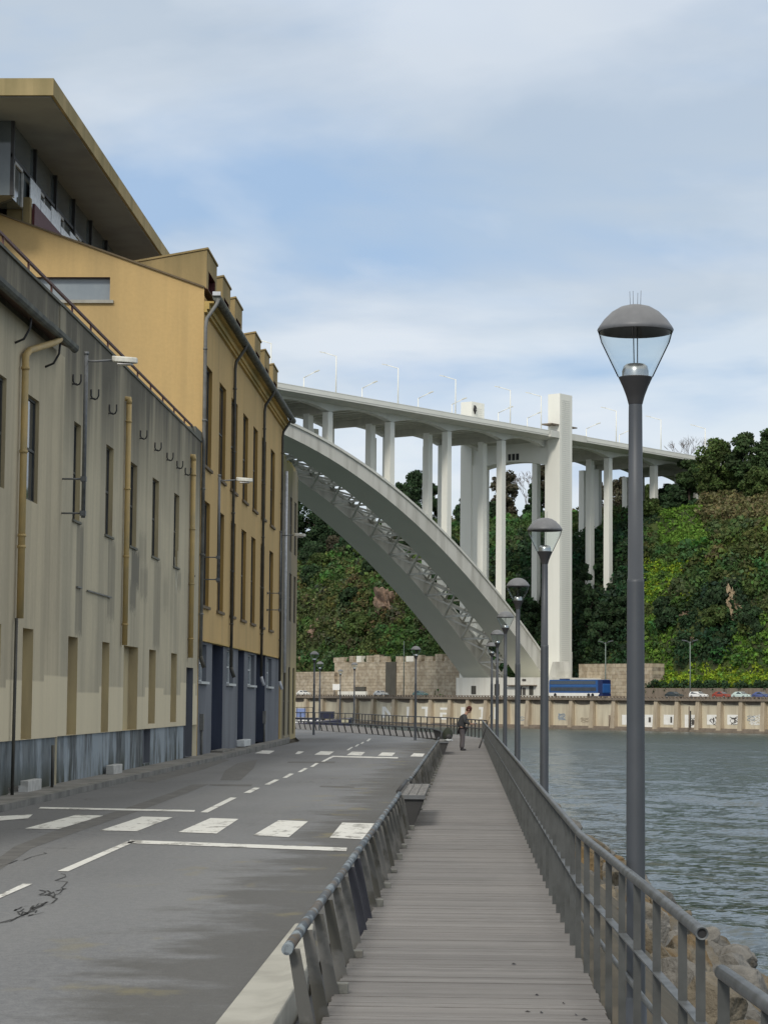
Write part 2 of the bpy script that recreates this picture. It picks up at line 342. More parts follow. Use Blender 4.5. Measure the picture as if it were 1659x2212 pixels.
def masonry(name, a, b, mortar):
    m, nt, bs = newmat(name); P = pos(nt); s = sepxyz(nt, P); cb = nt.nodes.new('ShaderNodeCombineXYZ')
    L(nt, math_(nt, 'SUBTRACT', math_(nt, 'MULTIPLY', s[0], .65), math_(nt, 'MULTIPLY', s[1], .76)), cb.inputs[0]); L(nt, s[2], cb.inputs[1])
    br = nt.nodes.new('ShaderNodeTexBrick'); L(nt, cb.outputs[0], br.inputs['Vector']); br.inputs['Scale'].default_value = 1.; br.inputs['Brick Width'].default_value = 1.9; br.inputs['Row Height'].default_value = .85; br.inputs['Mortar Size'].default_value = .05
    br.inputs['Color1'].default_value = rgba(a); br.inputs['Color2'].default_value = rgba(b); br.inputs['Mortar'].default_value = rgba(mortar)
    f, r_ = noise_fac(nt, P, .18, (1, 1, .5), detail=7, rough=.65, lo=.42, hi=.60); f2, r2 = noise_fac(nt, P, .8, detail=6, lo=.45, hi=.62)
    c = mix(nt, math_(nt, 'MULTIPLY', f, .6), br.outputs['Color'], tuple(.55*x for x in b)); c = mix(nt, math_(nt, 'MULTIPLY', f2, .35), c, (.66, .60, .48)); L(nt, c, bs.inputs['Base Color']); bs.inputs['Roughness'].default_value = .9; return m
M['stone'] = masonry('granite_blocks', (.52, .44, .32), (.38, .31, .22), (.20, .16, .12))
M['stone_plain'] = conc('granite_wall', (.48, .41, .30), (.38, .32, .23), (.26, .22, .17), .4)
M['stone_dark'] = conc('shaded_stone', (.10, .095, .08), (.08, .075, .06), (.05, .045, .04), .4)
M['whitewash'] = conc('whitewash', (.80, .78, .70), (.74, .72, .64), (.60, .56, .48), .15)
M['sign_white'] = simple('painted_white_letter', (.95, .94, .90), .7, c2=(.88, .86, .80), scale=1.)
M['rock'] = simple('cliff_rock', (.27, .185, .135), .9, c2=(.11, .08, .055), scale=.9, bmp=.2)
M['rock_pale'] = simple('pale_cliff_rock', (.48, .38, .25), .9, c2=(.17, .12, .07), scale=.9, bmp=.2)
def boulder_mat(name, a, b, c3):
    m, nt, bs = newmat(name); P = pos(nt)
    f1, r1 = noise_fac(nt, P, 1.6, detail=7, lo=.35, hi=.65); f2, r2 = noise_fac(nt, P, .8, detail=4, lo=.52, hi=.60); f3, r3 = noise_fac(nt, P, 9, detail=5, lo=.3, hi=.7)
    c = mix(nt, f1, a, b); c = mix(nt, math_(nt, 'MULTIPLY', f2, .7), c, c3); c = mix(nt, math_(nt, 'MULTIPLY', f3, .4), c, tuple(.4*x for x in b))
    wet = mrange(nt, math_(nt, 'ADD', sepxyz(nt, P)[2], math_(nt, 'MULTIPLY', r1, .6)), -2.9, -3.5); c = mix(nt, math_(nt, 'MULTIPLY', wet, .75), c, (.035, .033, .022))
    L(nt, c, bs.inputs['Base Color']); bs.inputs['Roughness'].default_value = .85; bump(nt, bs, r3, .9, .08); return m
M['boulder_g'] = boulder_mat('grey_boulder', (.24, .23, .21), (.12, .115, .105), (.15, .11, .05))
M['boulder_t'] = boulder_mat('tan_boulder', (.25, .215, .16), (.12, .10, .07), (.20, .12, .035))
M['soil'] = simple('bank_soil', (.10, .085, .06), .95, c2=(.06, .055, .04), scale=1.2)
# ------------------------------------------------------------------ world, sun, view
SUN_AZ_VEC = Vector((-.26, -.97, 0)).normalized(); SUN_EL = R(36)
tosun = Vector((SUN_AZ_VEC.x*math.cos(SUN_EL), SUN_AZ_VEC.y*math.cos(SUN_EL), math.sin(SUN_EL)))
world = bpy.data.worlds.new('World'); sc.world = world; world.use_nodes = True
nt = world.node_tree; bg = nt.nodes['Background']
sky = nt.nodes.new('ShaderNodeTexSky'); sky.sky_type = 'NISHITA'; sky.sun_disc = False
sky.sun_elevation = SUN_EL; sky.sun_rotation = math.atan2(SUN_AZ_VEC.x, SUN_AZ_VEC.y); sky.air_density = 1.0; sky.dust_density = 1.5; sky.ozone_density = 1.5
tcg = nt.nodes.new('ShaderNodeTexCoord').outputs['Generated']
sx = sepxyz(nt, tcg); zz = math_(nt, 'ADD', math_(nt, 'MAXIMUM', sx[2], 0.), .12)
cmb = nt.nodes.new('ShaderNodeCombineXYZ'); L(nt, math_(nt, 'DIVIDE', sx[0], zz), cmb.inputs[0]); L(nt, math_(nt, 'DIVIDE', sx[1], zz), cmb.inputs[1])
def cl(scale, st, lo, hi, det=5, off=0):
    mp = nt.nodes.new('ShaderNodeMapping'); mp.inputs['Scale'].default_value = st; mp.inputs['Rotation'].default_value = (0, 0, .35); mp.inputs['Location'].default_value = (off, off*.7, 0)
    L(nt, cmb.outputs[0], mp.inputs[0])
    n = nt.nodes.new('ShaderNodeTexNoise'); n.inputs['Scale'].default_value = scale; n.inputs['Detail'].default_value = det; n.inputs['Roughness'].default_value = .5; n.inputs['Distortion'].default_value = .3
    L(nt, mp.outputs[0], n.inputs['Vector']); return mrange(nt, n.outputs['Fac'], lo, hi)
c1 = cl(1.3, (1, .8, 1), .30, .62, 5, 3.1); c2 = cl(1.7, (1., .8, 1), .43, .60, 10, 9.2); c3 = cl(1.2, (.9, .9, 1), .42, .56, 8, 2.4)
skyc = nt.nodes.new('ShaderNodeVectorMath'); skyc.operation = 'SCALE'; L(nt, sky.outputs[0], skyc.inputs[0]); skyc.inputs['Scale'].default_value = 1.
veil = mix(nt, c3, (3.4, 4.7, 6.6), (4.7, 5.4, 6.2))          # thin high cloud, grey-blue to pale
veil = mix(nt, math_(nt, 'MULTIPLY', c2, .72), veil, (7.1, 7.45, 7.8))
cover = math_(nt, 'ADD', math_(nt, 'MULTIPLY', c1, .30), .62, True)
c4 = cl(1.6, (1, 1, 1), .36, .60, 7, 5.5)
low = mrange(nt, sx[2], .20, .10)
veil = mix(nt, math_(nt, 'MULTIPLY', math_(nt, 'MULTIPLY', c4, low), .65), veil, (7.4, 7.7, 8.1))
hi = mrange(nt, sx[2], .36, .62)
veil = mix(nt, hi, veil, (8.2, 8.1, 7.7))                      # unseen white sky overhead, added to brighten and neutralise the ambient light
cover = math_(nt, 'ADD', cover, math_(nt, 'MULTIPLY', hi, .3), True)
fin = mix(nt, cover, skyc.outputs[0], veil)
L(nt, fin, bg.inputs['Color']); bg.inputs['Strength'].default_value = .10
sl = bpy.data.lights.new('sun', 'SUN'); sl.energy = 1.5; sl.angle = R(10); sl.color = (1., .94, .84)
so = bpy.data.objects.new('sun', sl); COL.objects.link(so); so.rotation_euler = (-tosun).to_track_quat('-Z', 'Y').to_euler()
sc.view_settings.view_transform = 'Standard'; sc.view_settings.look = 'None'; sc.view_settings.gamma = 1; sc.view_settings.exposure = 0.24
sc.render.engine = 'CYCLES'
try: sc.cycles.use_denoising = True; sc.cycles.denoiser = 'OPENIMAGEDENOISE'
except Exception: pass
sc.cycles.max_bounces = 6; sc.cycles.transparent_max_bounces = 12; sc.cycles.caustics_reflective = False; sc.cycles.caustics_refractive = False
# ================================================================== near ground
def struct(o): o['kind'] = 'structure'; return o
SHORE = [(1.25, -30), (1.25, 44), (1.25, 64), (1.25, 111), (-.6, 129), (-3.9, 141), (-7.6, 161), (-12.8, 173), (-40, 215), (-120, 260), (-400, 300)]
mb = MB(); poly = [(x, y, -.16) for x, y in SHORE] + [(-400, -30, -.16)]
mb.add(poly, [tuple(range(len(poly)))[::-1]])
struct(mb.build('ground', M['soil']))
# water
def wave_field(X, Y, sp):
    g = np.random.default_rng(3); Z = np.zeros_like(X); n = 70
    for k in range(n):
        lam = .55*(16/.55)**(k/(n-1))*g.uniform(.9, 1.1); th = .9+g.normal()*.55
        amp = .030*(lam/2.0)**.75*(1 if lam < 7 else .5)/math.sqrt(n/14.); ph = g.uniform(0, 6.28); kk = 2*math.pi/lam
        w = np.clip((lam/(2.6*sp))-1, 0, 1)
        q = kk*(X*math.cos(th)+Y*math.sin(th))+ph+.5*np.sin(X*.11*g.uniform(.5, 1.5)+k)+.5*np.sin(Y*.09*g.uniform(.5, 1.5)+k*2.)
        s1 = np.sin(q); Z += w*amp*(s1-.35*np.cos(2*q))
    gust = .62+.38*np.sin(X*.045+1.3*np.sin(Y*.021)+.7)*np.sin(Y*.047+np.sin(X*.06)*1.1)
    return Z*gust
Ys = [20.]
while Ys[-1] < 620: Ys.append(Ys[-1]*1.0058)
Ys = np.array(Ys); rr_ = np.linspace(-.10, .36, 390); Yg, Rg = np.meshgrid(Ys, rr_, indexing='ij'); Xg = 3.0*(Yg < 0)+Rg*Yg+2.0
spc = np.maximum(Yg*.0058, Yg*.46/390); Zg = -4.2+wave_field(Xg, Yg, spc)
ny_, nx_ = Xg.shape; V = np.stack([Xg, Yg, Zg], -1).reshape(-1, 3); ii = np.arange(ny_*nx_).reshape(ny_, nx_)
F = np.stack([ii[:-1, :-1], ii[:-1, 1:], ii[1:, 1:], ii[1:, :-1]], -1).reshape(-1, 4)
V = np.concatenate([V, np.array([(-3000, -400, -4.5), (3000, -400, -4.5), (3000, 3500, -4.5), (-3000, 3500, -4.5)])]); F = np.concatenate([F, np.array([[ny_*nx_, ny_*nx_+1, ny_*nx_+2, ny_*nx_+3]])])
me = bpy.data.meshes.new('river_water'); me.vertices.add(len(V)); me.vertices.foreach_set('co', V.astype(np.float32).ravel()); me.loops.add(len(F)*4); me.loops.foreach_set('vertex_index', F.astype(np.int32).ravel())
me.polygons.add(len(F)); me.polygons.foreach_set('loop_start', np.arange(0, len(F)*4, 4, dtype=np.int32)); me.update(calc_edges=True); me.polygons.foreach_set('use_smooth', [True]*len(F)); me.materials.append(M['water'])
o = bpy.data.objects.new('river_water', me); COL.objects.link(o); struct(o)
# bank slope
mb = MB(); b2 = [(x+(5.6 if y < 50 else 4.4), y+(2 if y > 120 else 0), -4.9) for x, y in SHORE]
for i in range(len(SHORE)-1):
    a, b = SHORE[i], SHORE[i+1]
    mb.quad((a[0], a[1], -.165), (b[0], b[1], -.165), b2[i+1], b2[i])
struct(mb.build('riverbank', M['soil']))
# road
INN = [(-1.0, 100), (-1.5, 107.2), (-2.45, 112.7), (-3.66, 116.5), (-5.5, 123.6), (-7.35, 129.9), (-10.8, 142.6), (-18, 160), (-40, 190), (-90, 230)]
edge = [(-1.0, -8), (-1.0, 60)] + INN
pl = [(x, y, 0) for x, y in edge] + [(-110, 215, 0), (-40, 165, 0), (-20, 135, 0), (-11, 121, 0), (-8.6, 114, 0), (-7.3, 100, 0), (-7.3, -8, 0)]
mb = MB(); mb.add(pl, [tuple(range(len(pl)))[::-1]]); struct(mb.build('road', M['asphalt']))
# pavement + kerb on the left
mb = MB(); mb.prism([(-7.42, -8, .10), (-7.5, 70, .10), (-7.75, 86, .10), (-7.9, 100, .10), (-9.2, 117, .10), (-12, 122, .10), (-12, -8, .10)][::-1], (0, 0, -.2)); struct(mb.build('pavement', M['pavement']))
mb = MB(); kp = [(-7.34, -8), (-7.42, 70), (-7.67, 86), (-7.82, 100), (-9.1, 116.9)]
for a, b in zip(kp, kp[1:]):
    n_ = max(1, int((b[1]-a[1])/1.0))
    for k in range(n_):
        p = Vector((*a, 0)).lerp(Vector((*b, 0)), k/n_); q = Vector((*a, 0)).lerp(Vector((*b, 0)), (k+.985)/n_)
        mb.bar(p+Vector((0, 0, .01)), q+Vector((0, 0, .01)), .15, .2)
struct(mb.build('kerb', M['kerb']))
# road markings (projected onto the ground from where they lie)
def q6(p): return (.517*p[0], 1543.9+.517*p[1])
def qz(p): return (617.5+.2826*p[0], 1372.3+.2826*p[1])
marks = []
for s_ in ([(-40, 447), (118, 434), (137, 418), (0, 425)], [(103, 477), (245, 479), (432, 423), (318, 420)], [(418, 485), (572, 488), (722, 430), (594, 427)], [(745, 492), (905, 498), (997, 437), (880, 433)],
           [(1058, 505), (1207, 513), (1287, 447), (1165, 442)], [(1378, 515), (1530, 523), (1580, 456), (1430, 452)],
           [(530, 538), (1447, 572), (1450, 557), (545, 525)], [(240, 655), (285, 656), (570, 529), (528, 532)], [(-60, 782), (-10, 772), (137, 708), (95, 708)],
           [(160, 394), (812, 407), (816, 400), (170, 387)], [(837, 409), (868, 410), (990, 348), (963, 347)],
           [(1017, 328), (1045, 329), (1087, 307), (1062, 306)], [(1105, 293), (1127, 293), (1168, 273), (1148, 272)], [(1180, 265), (1198, 265), (1229, 248), (1210, 247)],
           [(1243, 241), (1259, 241), (1288, 225), (1272, 224)], [(1295, 219), (1309, 219), (1333, 204), (1319, 203)], [(1342, 197), (1356, 197), (1396, 177), (1382, 176)],
           [(1385, 178), (1662, 184), (1664, 179), (1388, 173)], [(1065, 162), (1125, 165), (1148, 152), (1098, 150)]):
    marks.append([q6(p) for p in s_])
for s_ in ([(70, 909), (102, 911), (140, 891), (95, 888)], [(218, 915), (330, 917), (370, 891), (266, 888)], [(465, 918), (577, 921), (606, 895), (505, 892)], [(703, 922), (812, 925), (837, 900), (737, 897)],
           [(950, 928), (1045, 930), (1062, 907), (978, 903)], [(463, 880), (480, 881), (517, 856), (502, 855)], [(525, 852), (541, 853), (563, 837), (549, 835)], [(568, 831), (584, 832), (601, 818), (587, 817)], [(612, 812), (632, 813), (652, 792), (636, 791)]):
    marks.append([qz(p) for p in s_])
mb = MB()
for m_ in marks:
    mb.add([tuple(onZ(x, y, .006)) for x, y in m_], [(0, 1, 2, 3)])
struct(mb.build('road_markings', M['paint']))
mb = MB()
for pts in ([(-60, 640), (60, 552), (240, 482), (525, 392), (720, 325), (800, 293), (872, 292), (790, 325), (600, 396), (360, 478), (130, 560), (-60, 690)],
            [(920, 275), (1005, 275), (1060, 225), (1075, 190), (990, 205), (940, 235)], [(500, 275), (760, 222), (900, 185), (960, 190), (850, 230), (640, 285)],
            [(1335, 303), (1478, 307), (1484, 300), (1340, 297)], [(870, 297), (1050, 300), (1055, 293), (880, 291)], [(1200, 203), (1400, 203), (1400, 197), (1205, 197)]):
    mb.add([tuple(onZ(*q6(p), .003)) for p in pts], [tuple(range(len(pts)))])
struct(mb.build('road_patches', M['asphalt_patch']))
# cracks in the asphalt
rc = random.Random(5); cm = MB()
def crack(pts, w):
    P = [onZ(*q6(p), .0045) for p in pts]; Q = []
    for a, b in zip(P, P[1:]):
        for k in range(7): Q.append(a.lerp(b, k/7)+Vector((rc.uniform(-.05, .05), rc.uniform(-.25, .25), 0)))
    for a, b in zip(Q, Q[1:]):
        ww = w*rc.uniform(.4, 1.3); cm.quad(a+Vector((-ww, -ww, 0)), b+Vector((-ww, -ww, 0)), b+Vector((ww, ww, 0)), a+Vector((ww, ww, 0)))
crack([(240, 668), (272, 730), (225, 752), (205, 790), (140, 800), (150, 835), (90, 850), (0, 872)], .007); crack([(205, 770), (185, 735), (150, 770)], .008); crack([(110, 840), (85, 815), (125, 800)], .008)
crack([(180, 790), (130, 812), (60, 862)], .008);  crack([(0, 633), (230, 566)], .007)
struct(cm.build('road_cracks', simple('crack_fill', (.04, .04, .04), .9)))
# ------------------------------------------------------------------ boardwalk
mb = MB(); y = 3.0; k = 0
BW = lambda y: (-.80, .82)
while y < 110.5:
    dz = random.uniform(-.003, .003); l, r = BW(y)
    mb.box(l+random.uniform(-.008, .008), y, -.045, r+random.uniform(-.008, .008), y+.137, dz); y += .145
# curved far part
outp = [(1.0, 110.9), (-1.0, 128.6), (-4.3, 140.6), (-8.0, 161.4), (-13.1, 172.7)]
inp = [(-.9, 110.6), (-2.31, 113.2), (-5.37, 124.1), (-9.0, 136.5), (-15, 153)]
for i in range(4):
    n_ = 60
    for k in range(n_):
        a = Vector((*inp[i], 0)).lerp(Vector((*inp[i+1], 0)), k/n_); b = Vector((*outp[i], 0)).lerp(Vector((*outp[i+1], 0)), k/n_)
        a2 = Vector((*inp[i], 0)).lerp(Vector((*inp[i+1], 0)), (k+.93)/n_); b2_ = Vector((*outp[i], 0)).lerp(Vector((*outp[i+1], 0)), (k+.93)/n_)
        mb.prism([a, b, b2_, a2], (0, 0, -.04))
bw = mb.build('boardwalk', M['planks']); struct(bw)
# pale beam beside the walkway, between the road and the deck
t = empty('kerb_beam', (-1.15, 5, 0), label='long pale concrete kerb beam between the road and the nearest leaning posts', cat='kerb beam')
mb = MB(); mb.prism([(-1.33, 3, .11), (-1.0, 3, .11), (-1.0, 14.6, .11), (-1.18, 17.9, .06), (-1.33, 17.9, .06)], (0, 0, -.3)); mb.build('beam', M['kerb_pale'], t, t.location, bevel=.015)
mb = MB(); mb.box(-.97, 3, -.12, -.84, 17.5, -.06); mb.build('gap_shade_strip', M['soil_black'], t, t.location)  # black strip; the shade of the gap beside the beam is its colour
# ------------------------------------------------------------------ right railing
def leaning(name): pass
t = empty('railing', (.85, 10, 0), label='long grey metal railing with round handrail running the whole right side of the walkway', cat='railing')
def rx(y): return .80 + .15*max(0, min(1, (16-y)/6.5))
ys = [9.95, 11.0]; y = 11.95
while y < 111: ys.append(y); y += .86
hp = [(rx(y), y, .88) for y in ([9.24, 9.6, 10, 10.5, 11, 12.5, 14, 16, 18, 25, 40, 60, 80, 95, 105, 110.6])]
mb = MB(); mb.tube(hp, .026, 14, cap=False); mb.lathe([(.026, 0), (.021, 0)], (0, 0, 0)) if False else None
mb.build('handrail', M['rail_grey'], t, t.location)
mb = MB(); mb.tube([(hp[0][0], hp[0][1]+.012, .88), (hp[0][0], hp[0][1]+.03, .88)], .0255, 14); mb.build('bore_shade_plug', M['soil_black'], t, t.location)  # black plug whose colour carries the dark inside the open tube
mb = MB(); mb.lathe([(.026, 0), (.019, 0), (.019, -.012)], n=16); mb.v = [(hp[0][0]+v[0], hp[0][1]-v[2], .88+v[1]) for v in mb.v]; mb.build('rail_end', M['rail_grey'], t, t.location)
mb = MB()
for a, b in zip(hp, hp[1:]): mb.bar((a[0], a[1], .52), (b[0], b[1], .52), .045, .008)
mb.build('flat_bar', M['rail_grey'], t, t.location)
mb = MB(); mb.tube([(a[0]+.045, a[1], .26) for a in hp[2:]], .016, 8); mb.build('lower_tube', M['rail_grey'], t, t.location)
far_mb = MB()
for i, y in enumerate([9.30]+ys):
    p = MB() if i < 98 else far_mb
    x = rx(y)
    p.prism([(x-.021, y, -.14), (x+.021, y, -.14), (x+.019, y, .86), (x-.019, y, .86)], (0, .012, 0))
    p.box(x-.03, y-.02, -.15, x+.05, y+.03, -.135)
    if i < 98: p.build('post', M['rail_post'], t, t.location)
f = far_mb.build('posts', M['rail_post'], t, t.location); f['kind'] = 'stuff'
# next section at the camera's right hand
a0 = onZ(1559, 2101, .88); a1 = onZ(1659, 2172, .88)
t = empty('railing', (a0.x, a0.y, 0), label='short end of a second grey railing with a round rail in the bottom right corner', cat='railing')
dd = (a1-a0).normalized(); mb = MB(); mb.tube([a0, a0+dd*.9, a0+dd*2.0], .026, 14); mb.build('handrail', M['rail_grey'], t, t.location)
for k in range(3):
    p = a0+dd*(.04+k*.8); mb = MB(); mb.prism([(p.x-.023, p.y, -.15), (p.x+.023, p.y, -.15), (p.x+.02, p.y, .86), (p.x-.02, p.y, .86)], (0, .012, 0)); mb.build('post', M['rail_post'], t, t.location)
mb = MB(); mb.bar((a0.x, a0.y, .52), (a0.x+dd.x*2, a0.y+dd.y*2, .52), .045, .008); mb.build('flat_bar', M['rail_grey'], t, t.location)
# far railing that turns left
def polyrail(name, label, path, ztop, zmid, spacing, lean=0., mat_r='rail_post', mat_p='rail_post', post_w=.05, basez=0., group=None):
    t = empty(name, (path[0][0], path[0][1], 0), label=label, cat='railing' if lean == 0 else 'barrier', group=group)
    P = [Vector((x, y, 0)) for x, y in path]
    off = Vector((-lean, 0, 0))
    mb = MB(); mb.tube([p+off+Vector((0, 0, ztop)) for p in P], .03, 8); mb.build('handrail', M[mat_r], t, t.location)
    if zmid:
        mb = MB(); mb.tube([p+Vector((0, 0, zmid)) for p in P], .03, 6); mb.build('middle_rail', M[mat_r], t, t.location)
    for a, b in zip(P, P[1:]):
        n_ = max(1, round((b-a).length/spacing))
        for k in range(n_):
            p = a.lerp(b, k/n_); mb = MB()
            mb.prism([p+Vector((-post_w/2, 0, basez)), p+Vector((post_w/2, 0, basez)), p+off+Vector((post_w/2, 0, ztop)), p+off+Vector((-post_w/2, 0, ztop))], (0, .02, 0))
            mb.build('post', M[mat_p], t, t.location)
    return t
polyrail('railing', 'dark railing across the far end of the walkway, curving left towards the boat', [(1.0, 110.9), (.1, 119), (-1.05, 128.6), (-4.3, 140.6), (-8.0, 161.4), (-13.1, 172.7)], .88, .46, 1.6, mat_r='iron', mat_p='iron', post_w=.07)
polyrail('leaning_post_barrier', 'low dark barrier of leaning posts following the far bend of the road', [(-.78, 83), (-.9, 98), (-1.39, 107.2), (-2.31, 112.7), (-3.52, 116.5), (-5.37, 123.6), (-7.22, 129.9), (-10.68, 142.6), (-17, 160)], .50, None, 1.55, lean=.14, mat_r='iron', mat_p='iron', post_w=.075)
# near leaning barriers
def barrier(y0, y1, label, sp, first=None, dark=()):
    t = empty('leaning_post_barrier', (-.78, y0, 0), label=label, cat='barrier')
    mb = MB(); mb.tube([(-.93, y, .50+.004*math.sin(y*3)) for y in np.linspace(y0-.1, y1, 14)], .030, 12)
    # worn joints / clamps
    mb.build('round_rail', M['worn_rail'], t, t.location)
    y = y0; k = 0
    while y < y1:
        w = .052
        mb = MB(); mb.prism([(-.79-w, y, -.05), (-.79+w*.6, y, -.05), (-.90+w*.55, y, .49), (-.90-w*.62, y, .49)], (0, .022, 0))
        mb.build('post', M['dark_post'] if k in dark else M['weathered_post'], t, t.location)
        if k not in dark and k % 2 == 0:
            mb = MB(); mb.box(-.80, y+.03, -.0, -.715, y+.12, .035+.015*(k % 3)); mb.build('foot_block', M['post_pale'], t, t.location, bevel=.006)
        y += sp; k += 1
    return t
def worn_mat(name, a, b, c3, sc_=7):
    m, nt, bs = newmat(name); P = pos(nt)
    f, r = noise_fac(nt, P, sc_, (1, .8, 1), detail=6, lo=.48, hi=.54); f2, r2 = noise_fac(nt, P, 3.1, detail=5, lo=.52, hi=.6)
    c = mix(nt, f, a, b); c = mix(nt, f2, c, c3); L(nt, c, bs.inputs['Base Color']); bs.inputs['Roughness'].default_value = .7; bump(nt, bs, r, .3, .004); return m
M['dark_post'] = simple('new_dark_post', (.028, .03, .042), .45)
M['worn_rail'] = worn_mat('worn_painted_rail', (.07, .085, .10), (.20, .235, .26), (.10, .085, .07))
M['weathered_post'] = worn_mat('weathered_post', (.09, .09, .084), (.135, .133, .125), (.06, .058, .048), 3)
M['post_pale'] = worn_mat('pale_block', (.19, .19, .17), (.14, .14, .125), (.15, .14, .12), 5)
barrier(12.1, 32.0, 'low barrier of weathered leaning posts with a worn round rail, nearest the camera', .99, dark=(6, 7))
barrier(37.8, 75.5, 'low barrier of leaning posts between the two benches along the road side', .95)
def bench(y0, y1, label):
    t = empty('bench', (-.78, y0, 0), label=label, cat='bench')
    mb = MB()
    for k in range(3):
        x0 = -.95+k*.122; mb.box(x0, y0, .42, x0+.115, y1, .45)
    mb.build('seat', M['planks_bench'], t, t.location, bevel=.005)
    mb = MB(); mb.box(-.96, y0-.03, .395, -.58, y0-.005, .452); mb.box(-.96, y1+.005, .395, -.58, y1+.03, .452); mb.build('seat_edge', M['galv'], t, t.location)
    n_ = max(2, int((y1-y0)/.95)+1)
    for k in range(n_):
        y = y0+.02+(y1-y0-.06)*k/(n_-1)
        mb = MB(); mb.prism([(-.82, y, -.02), (-.755, y, -.02), (-.60, y, .40), (-.95, y, .40)], (0, .02, 0)); mb.build('bracket', M['iron'], t, t.location)
    mb = MB(); mb.tube([(-.97, y0-.05, .5), (-.97, y1+.05, .5)], .03, 10); mb.build('back_rail', M['iron'], t, t.location)
M['planks_bench'] = simple('bench_planks', (.20, .195, .185), .85, c2=(.13, .125, .12), scale=3, stretch=(8, .5, 1))
bench(32.8, 37.3, 'empty dark-bracketed bench on the barrier, midway along the walkway')
bench(77.0, 81.6, 'far bench with a dark bag on it, left of the bent person')
# moss patch/bag on deck below the bench
# backpack
t = empty('backpack', (-.62, 77.6, .45), label='dark olive backpack on the far bench beside the bent person', cat='backpack')
def blob(name, mat, parent, c, s, sub=3, n=.15, fr=2.0, seed=0, origin=None, flat=False):
    import bmesh
    bm = bmesh.new(); bmesh.ops.create_icosphere(bm, subdivisions=sub, radius=1)
    for v in bm.verts:
        d = v.co.normalized(); k = 1+n*noise.noise(d*fr+Vector((seed*7.3, seed*1.7, seed)))*2+n*.5*noise.noise(d*fr*2.7+Vector((seed, 0, seed*3.1)))
        v.co = Vector((d.x*s[0]*k+c[0], d.y*s[1]*k+c[1], d.z*s[2]*k+c[2]))
    me = bpy.data.meshes.new(name); bm.to_mesh(me); bm.free()
    if not flat: me.polygons.foreach_set('use_smooth', [True]*len(me.polygons))
    me.materials.append(mat); o = bpy.data.objects.new(name, me); COL.objects.link(o)
    if parent: o.parent = parent
    return o
M['olive'] = simple('olive_cloth', (.035, .042, .030), .9)
blob('bag_body', M['olive'], t, (0, 0, .22), (.17, .14, .24), n=.08)
blob('front_pocket', M['iron'], t, (.03, -.12, .14), (.11, .06, .11), n=.05)
mb = MB(); mb.tube([(-.03, -.02, .44), (0, -.02, .5), (.04, -.02, .44)], .012, 6); mb.build('handle', M['iron'], t)
t = empty('cloth', (-.42, 77.35, .455), label='pale crumpled cloth at the front edge of the far bench', cat='cloth')
blob('fabric', simple('pale_cloth', (.45, .47, .48), .9), t, (-.18, -.1, .03), (.16, .12, .04), n=.3)
# ------------------------------------------------------------------ walkway lamps
def make_lamp(loc, label, s=1.0):
    t = empty('street_lamp', loc, label=label, cat='street lamp', group='conical walkway lamps'); t.scale = (s, s, s)
    mb = MB(); mb.lathe([(.055, -.15), (.054, 1.2), (.050, 2.5), (.0495, 2.52), (.045, 2.52), (.040, 3.50), (.039, 3.56)], n=20); mb.build('pole', M['lamp_pole'], t)
    mb = MB(); mb.lathe([(.11, -.15), (.11, -.13), (.065, -.12), (.062, .10), (.056, .12)], n=20, cap0=True); mb.build('base_flange', M['lamp_pole'], t)
    mb = MB(); mb.lathe([(.041, 3.545), (.050, 3.58), (.056, 3.60), (.075, 3.65), (.098, 3.70), (.100, 3.705), (.0, 3.705)], n=28); mb.build('collar', M['lamp_dark'], t)
    mb = MB(); mb.lathe([(.098, 3.708), (.130, 3.775), (.165, 3.845), (.195, 3.915), (.212, 3.975)], n=32); mb.build('glass_cone', M['clear'], t)
    for a in (R(0), R(175)):
        mb = MB(); mb.tube([(.1*math.cos(a), .1*math.sin(a), 3.708), (.198*math.cos(a), .198*math.sin(a), 3.915), (.214*math.cos(a), .214*math.sin(a), 3.975)], .0036, 5); mb.build('edge_strip', M['lamp_dark'], t)
    mb = MB(); mb.lathe([(.218, 3.972), (.224, 3.985), (.216, 4.0), (.185, 4.045), (.14, 4.09), (.09, 4.12), (.045, 4.132), (0, 4.134)], n=36)
    mb.build('dome', M['lamp_dome'], t)
    mb = MB(); mb.lathe([(.0, 4.03), (.10, 4.015), (.19, 3.985), (.218, 3.970)], n=32); mb.build('dome_lining', M['lamp_dark'], t)
    mb = MB(); mb.lathe([(.078, 3.708), (.078, 3.74), (.070, 3.77), (.055, 3.782), (0, 3.784)], n=24); mb.build('lamp_socket', M['silver'], t)
    mb = MB(); mb.tube([(-.008, 0, 3.78), (-.012, 0, 4.02)], .0035, 6); mb.tube([(.012, 0, 3.74), (.012, 0, 4.02)], .0035, 6); mb.build('rod', M['galv'], t)
    mb = MB()
    for x, y, h in ((-.03, 0, .085), (-.012, .01, .09), (.012, -.01, .075), (.03, 0, .09)): mb.tube([(x, y, 4.125), (x*1.1, y, 4.13+h)], .0014, 4)
    mb.build('bird_spikes', M['galv'], t)
    return t
def lampY(top, x, h=4.134): # depth from the height of the top above the horizon line
    hz = 1516.4+(x-1007)*.0087; return (h-EYE)*FPX/(hz-top)
LL = ['nearest and tallest-looking conical street lamp, behind the railing on the right', 'second conical street lamp from the camera, in front of the white pylon', 'third conical street lamp from the camera along the railing',
      'fourth conical street lamp from the camera, against the foot of the arch', 'fifth conical street lamp from the camera along the railing', 'sixth conical street lamp, nearly hidden in the row beside the railing end']
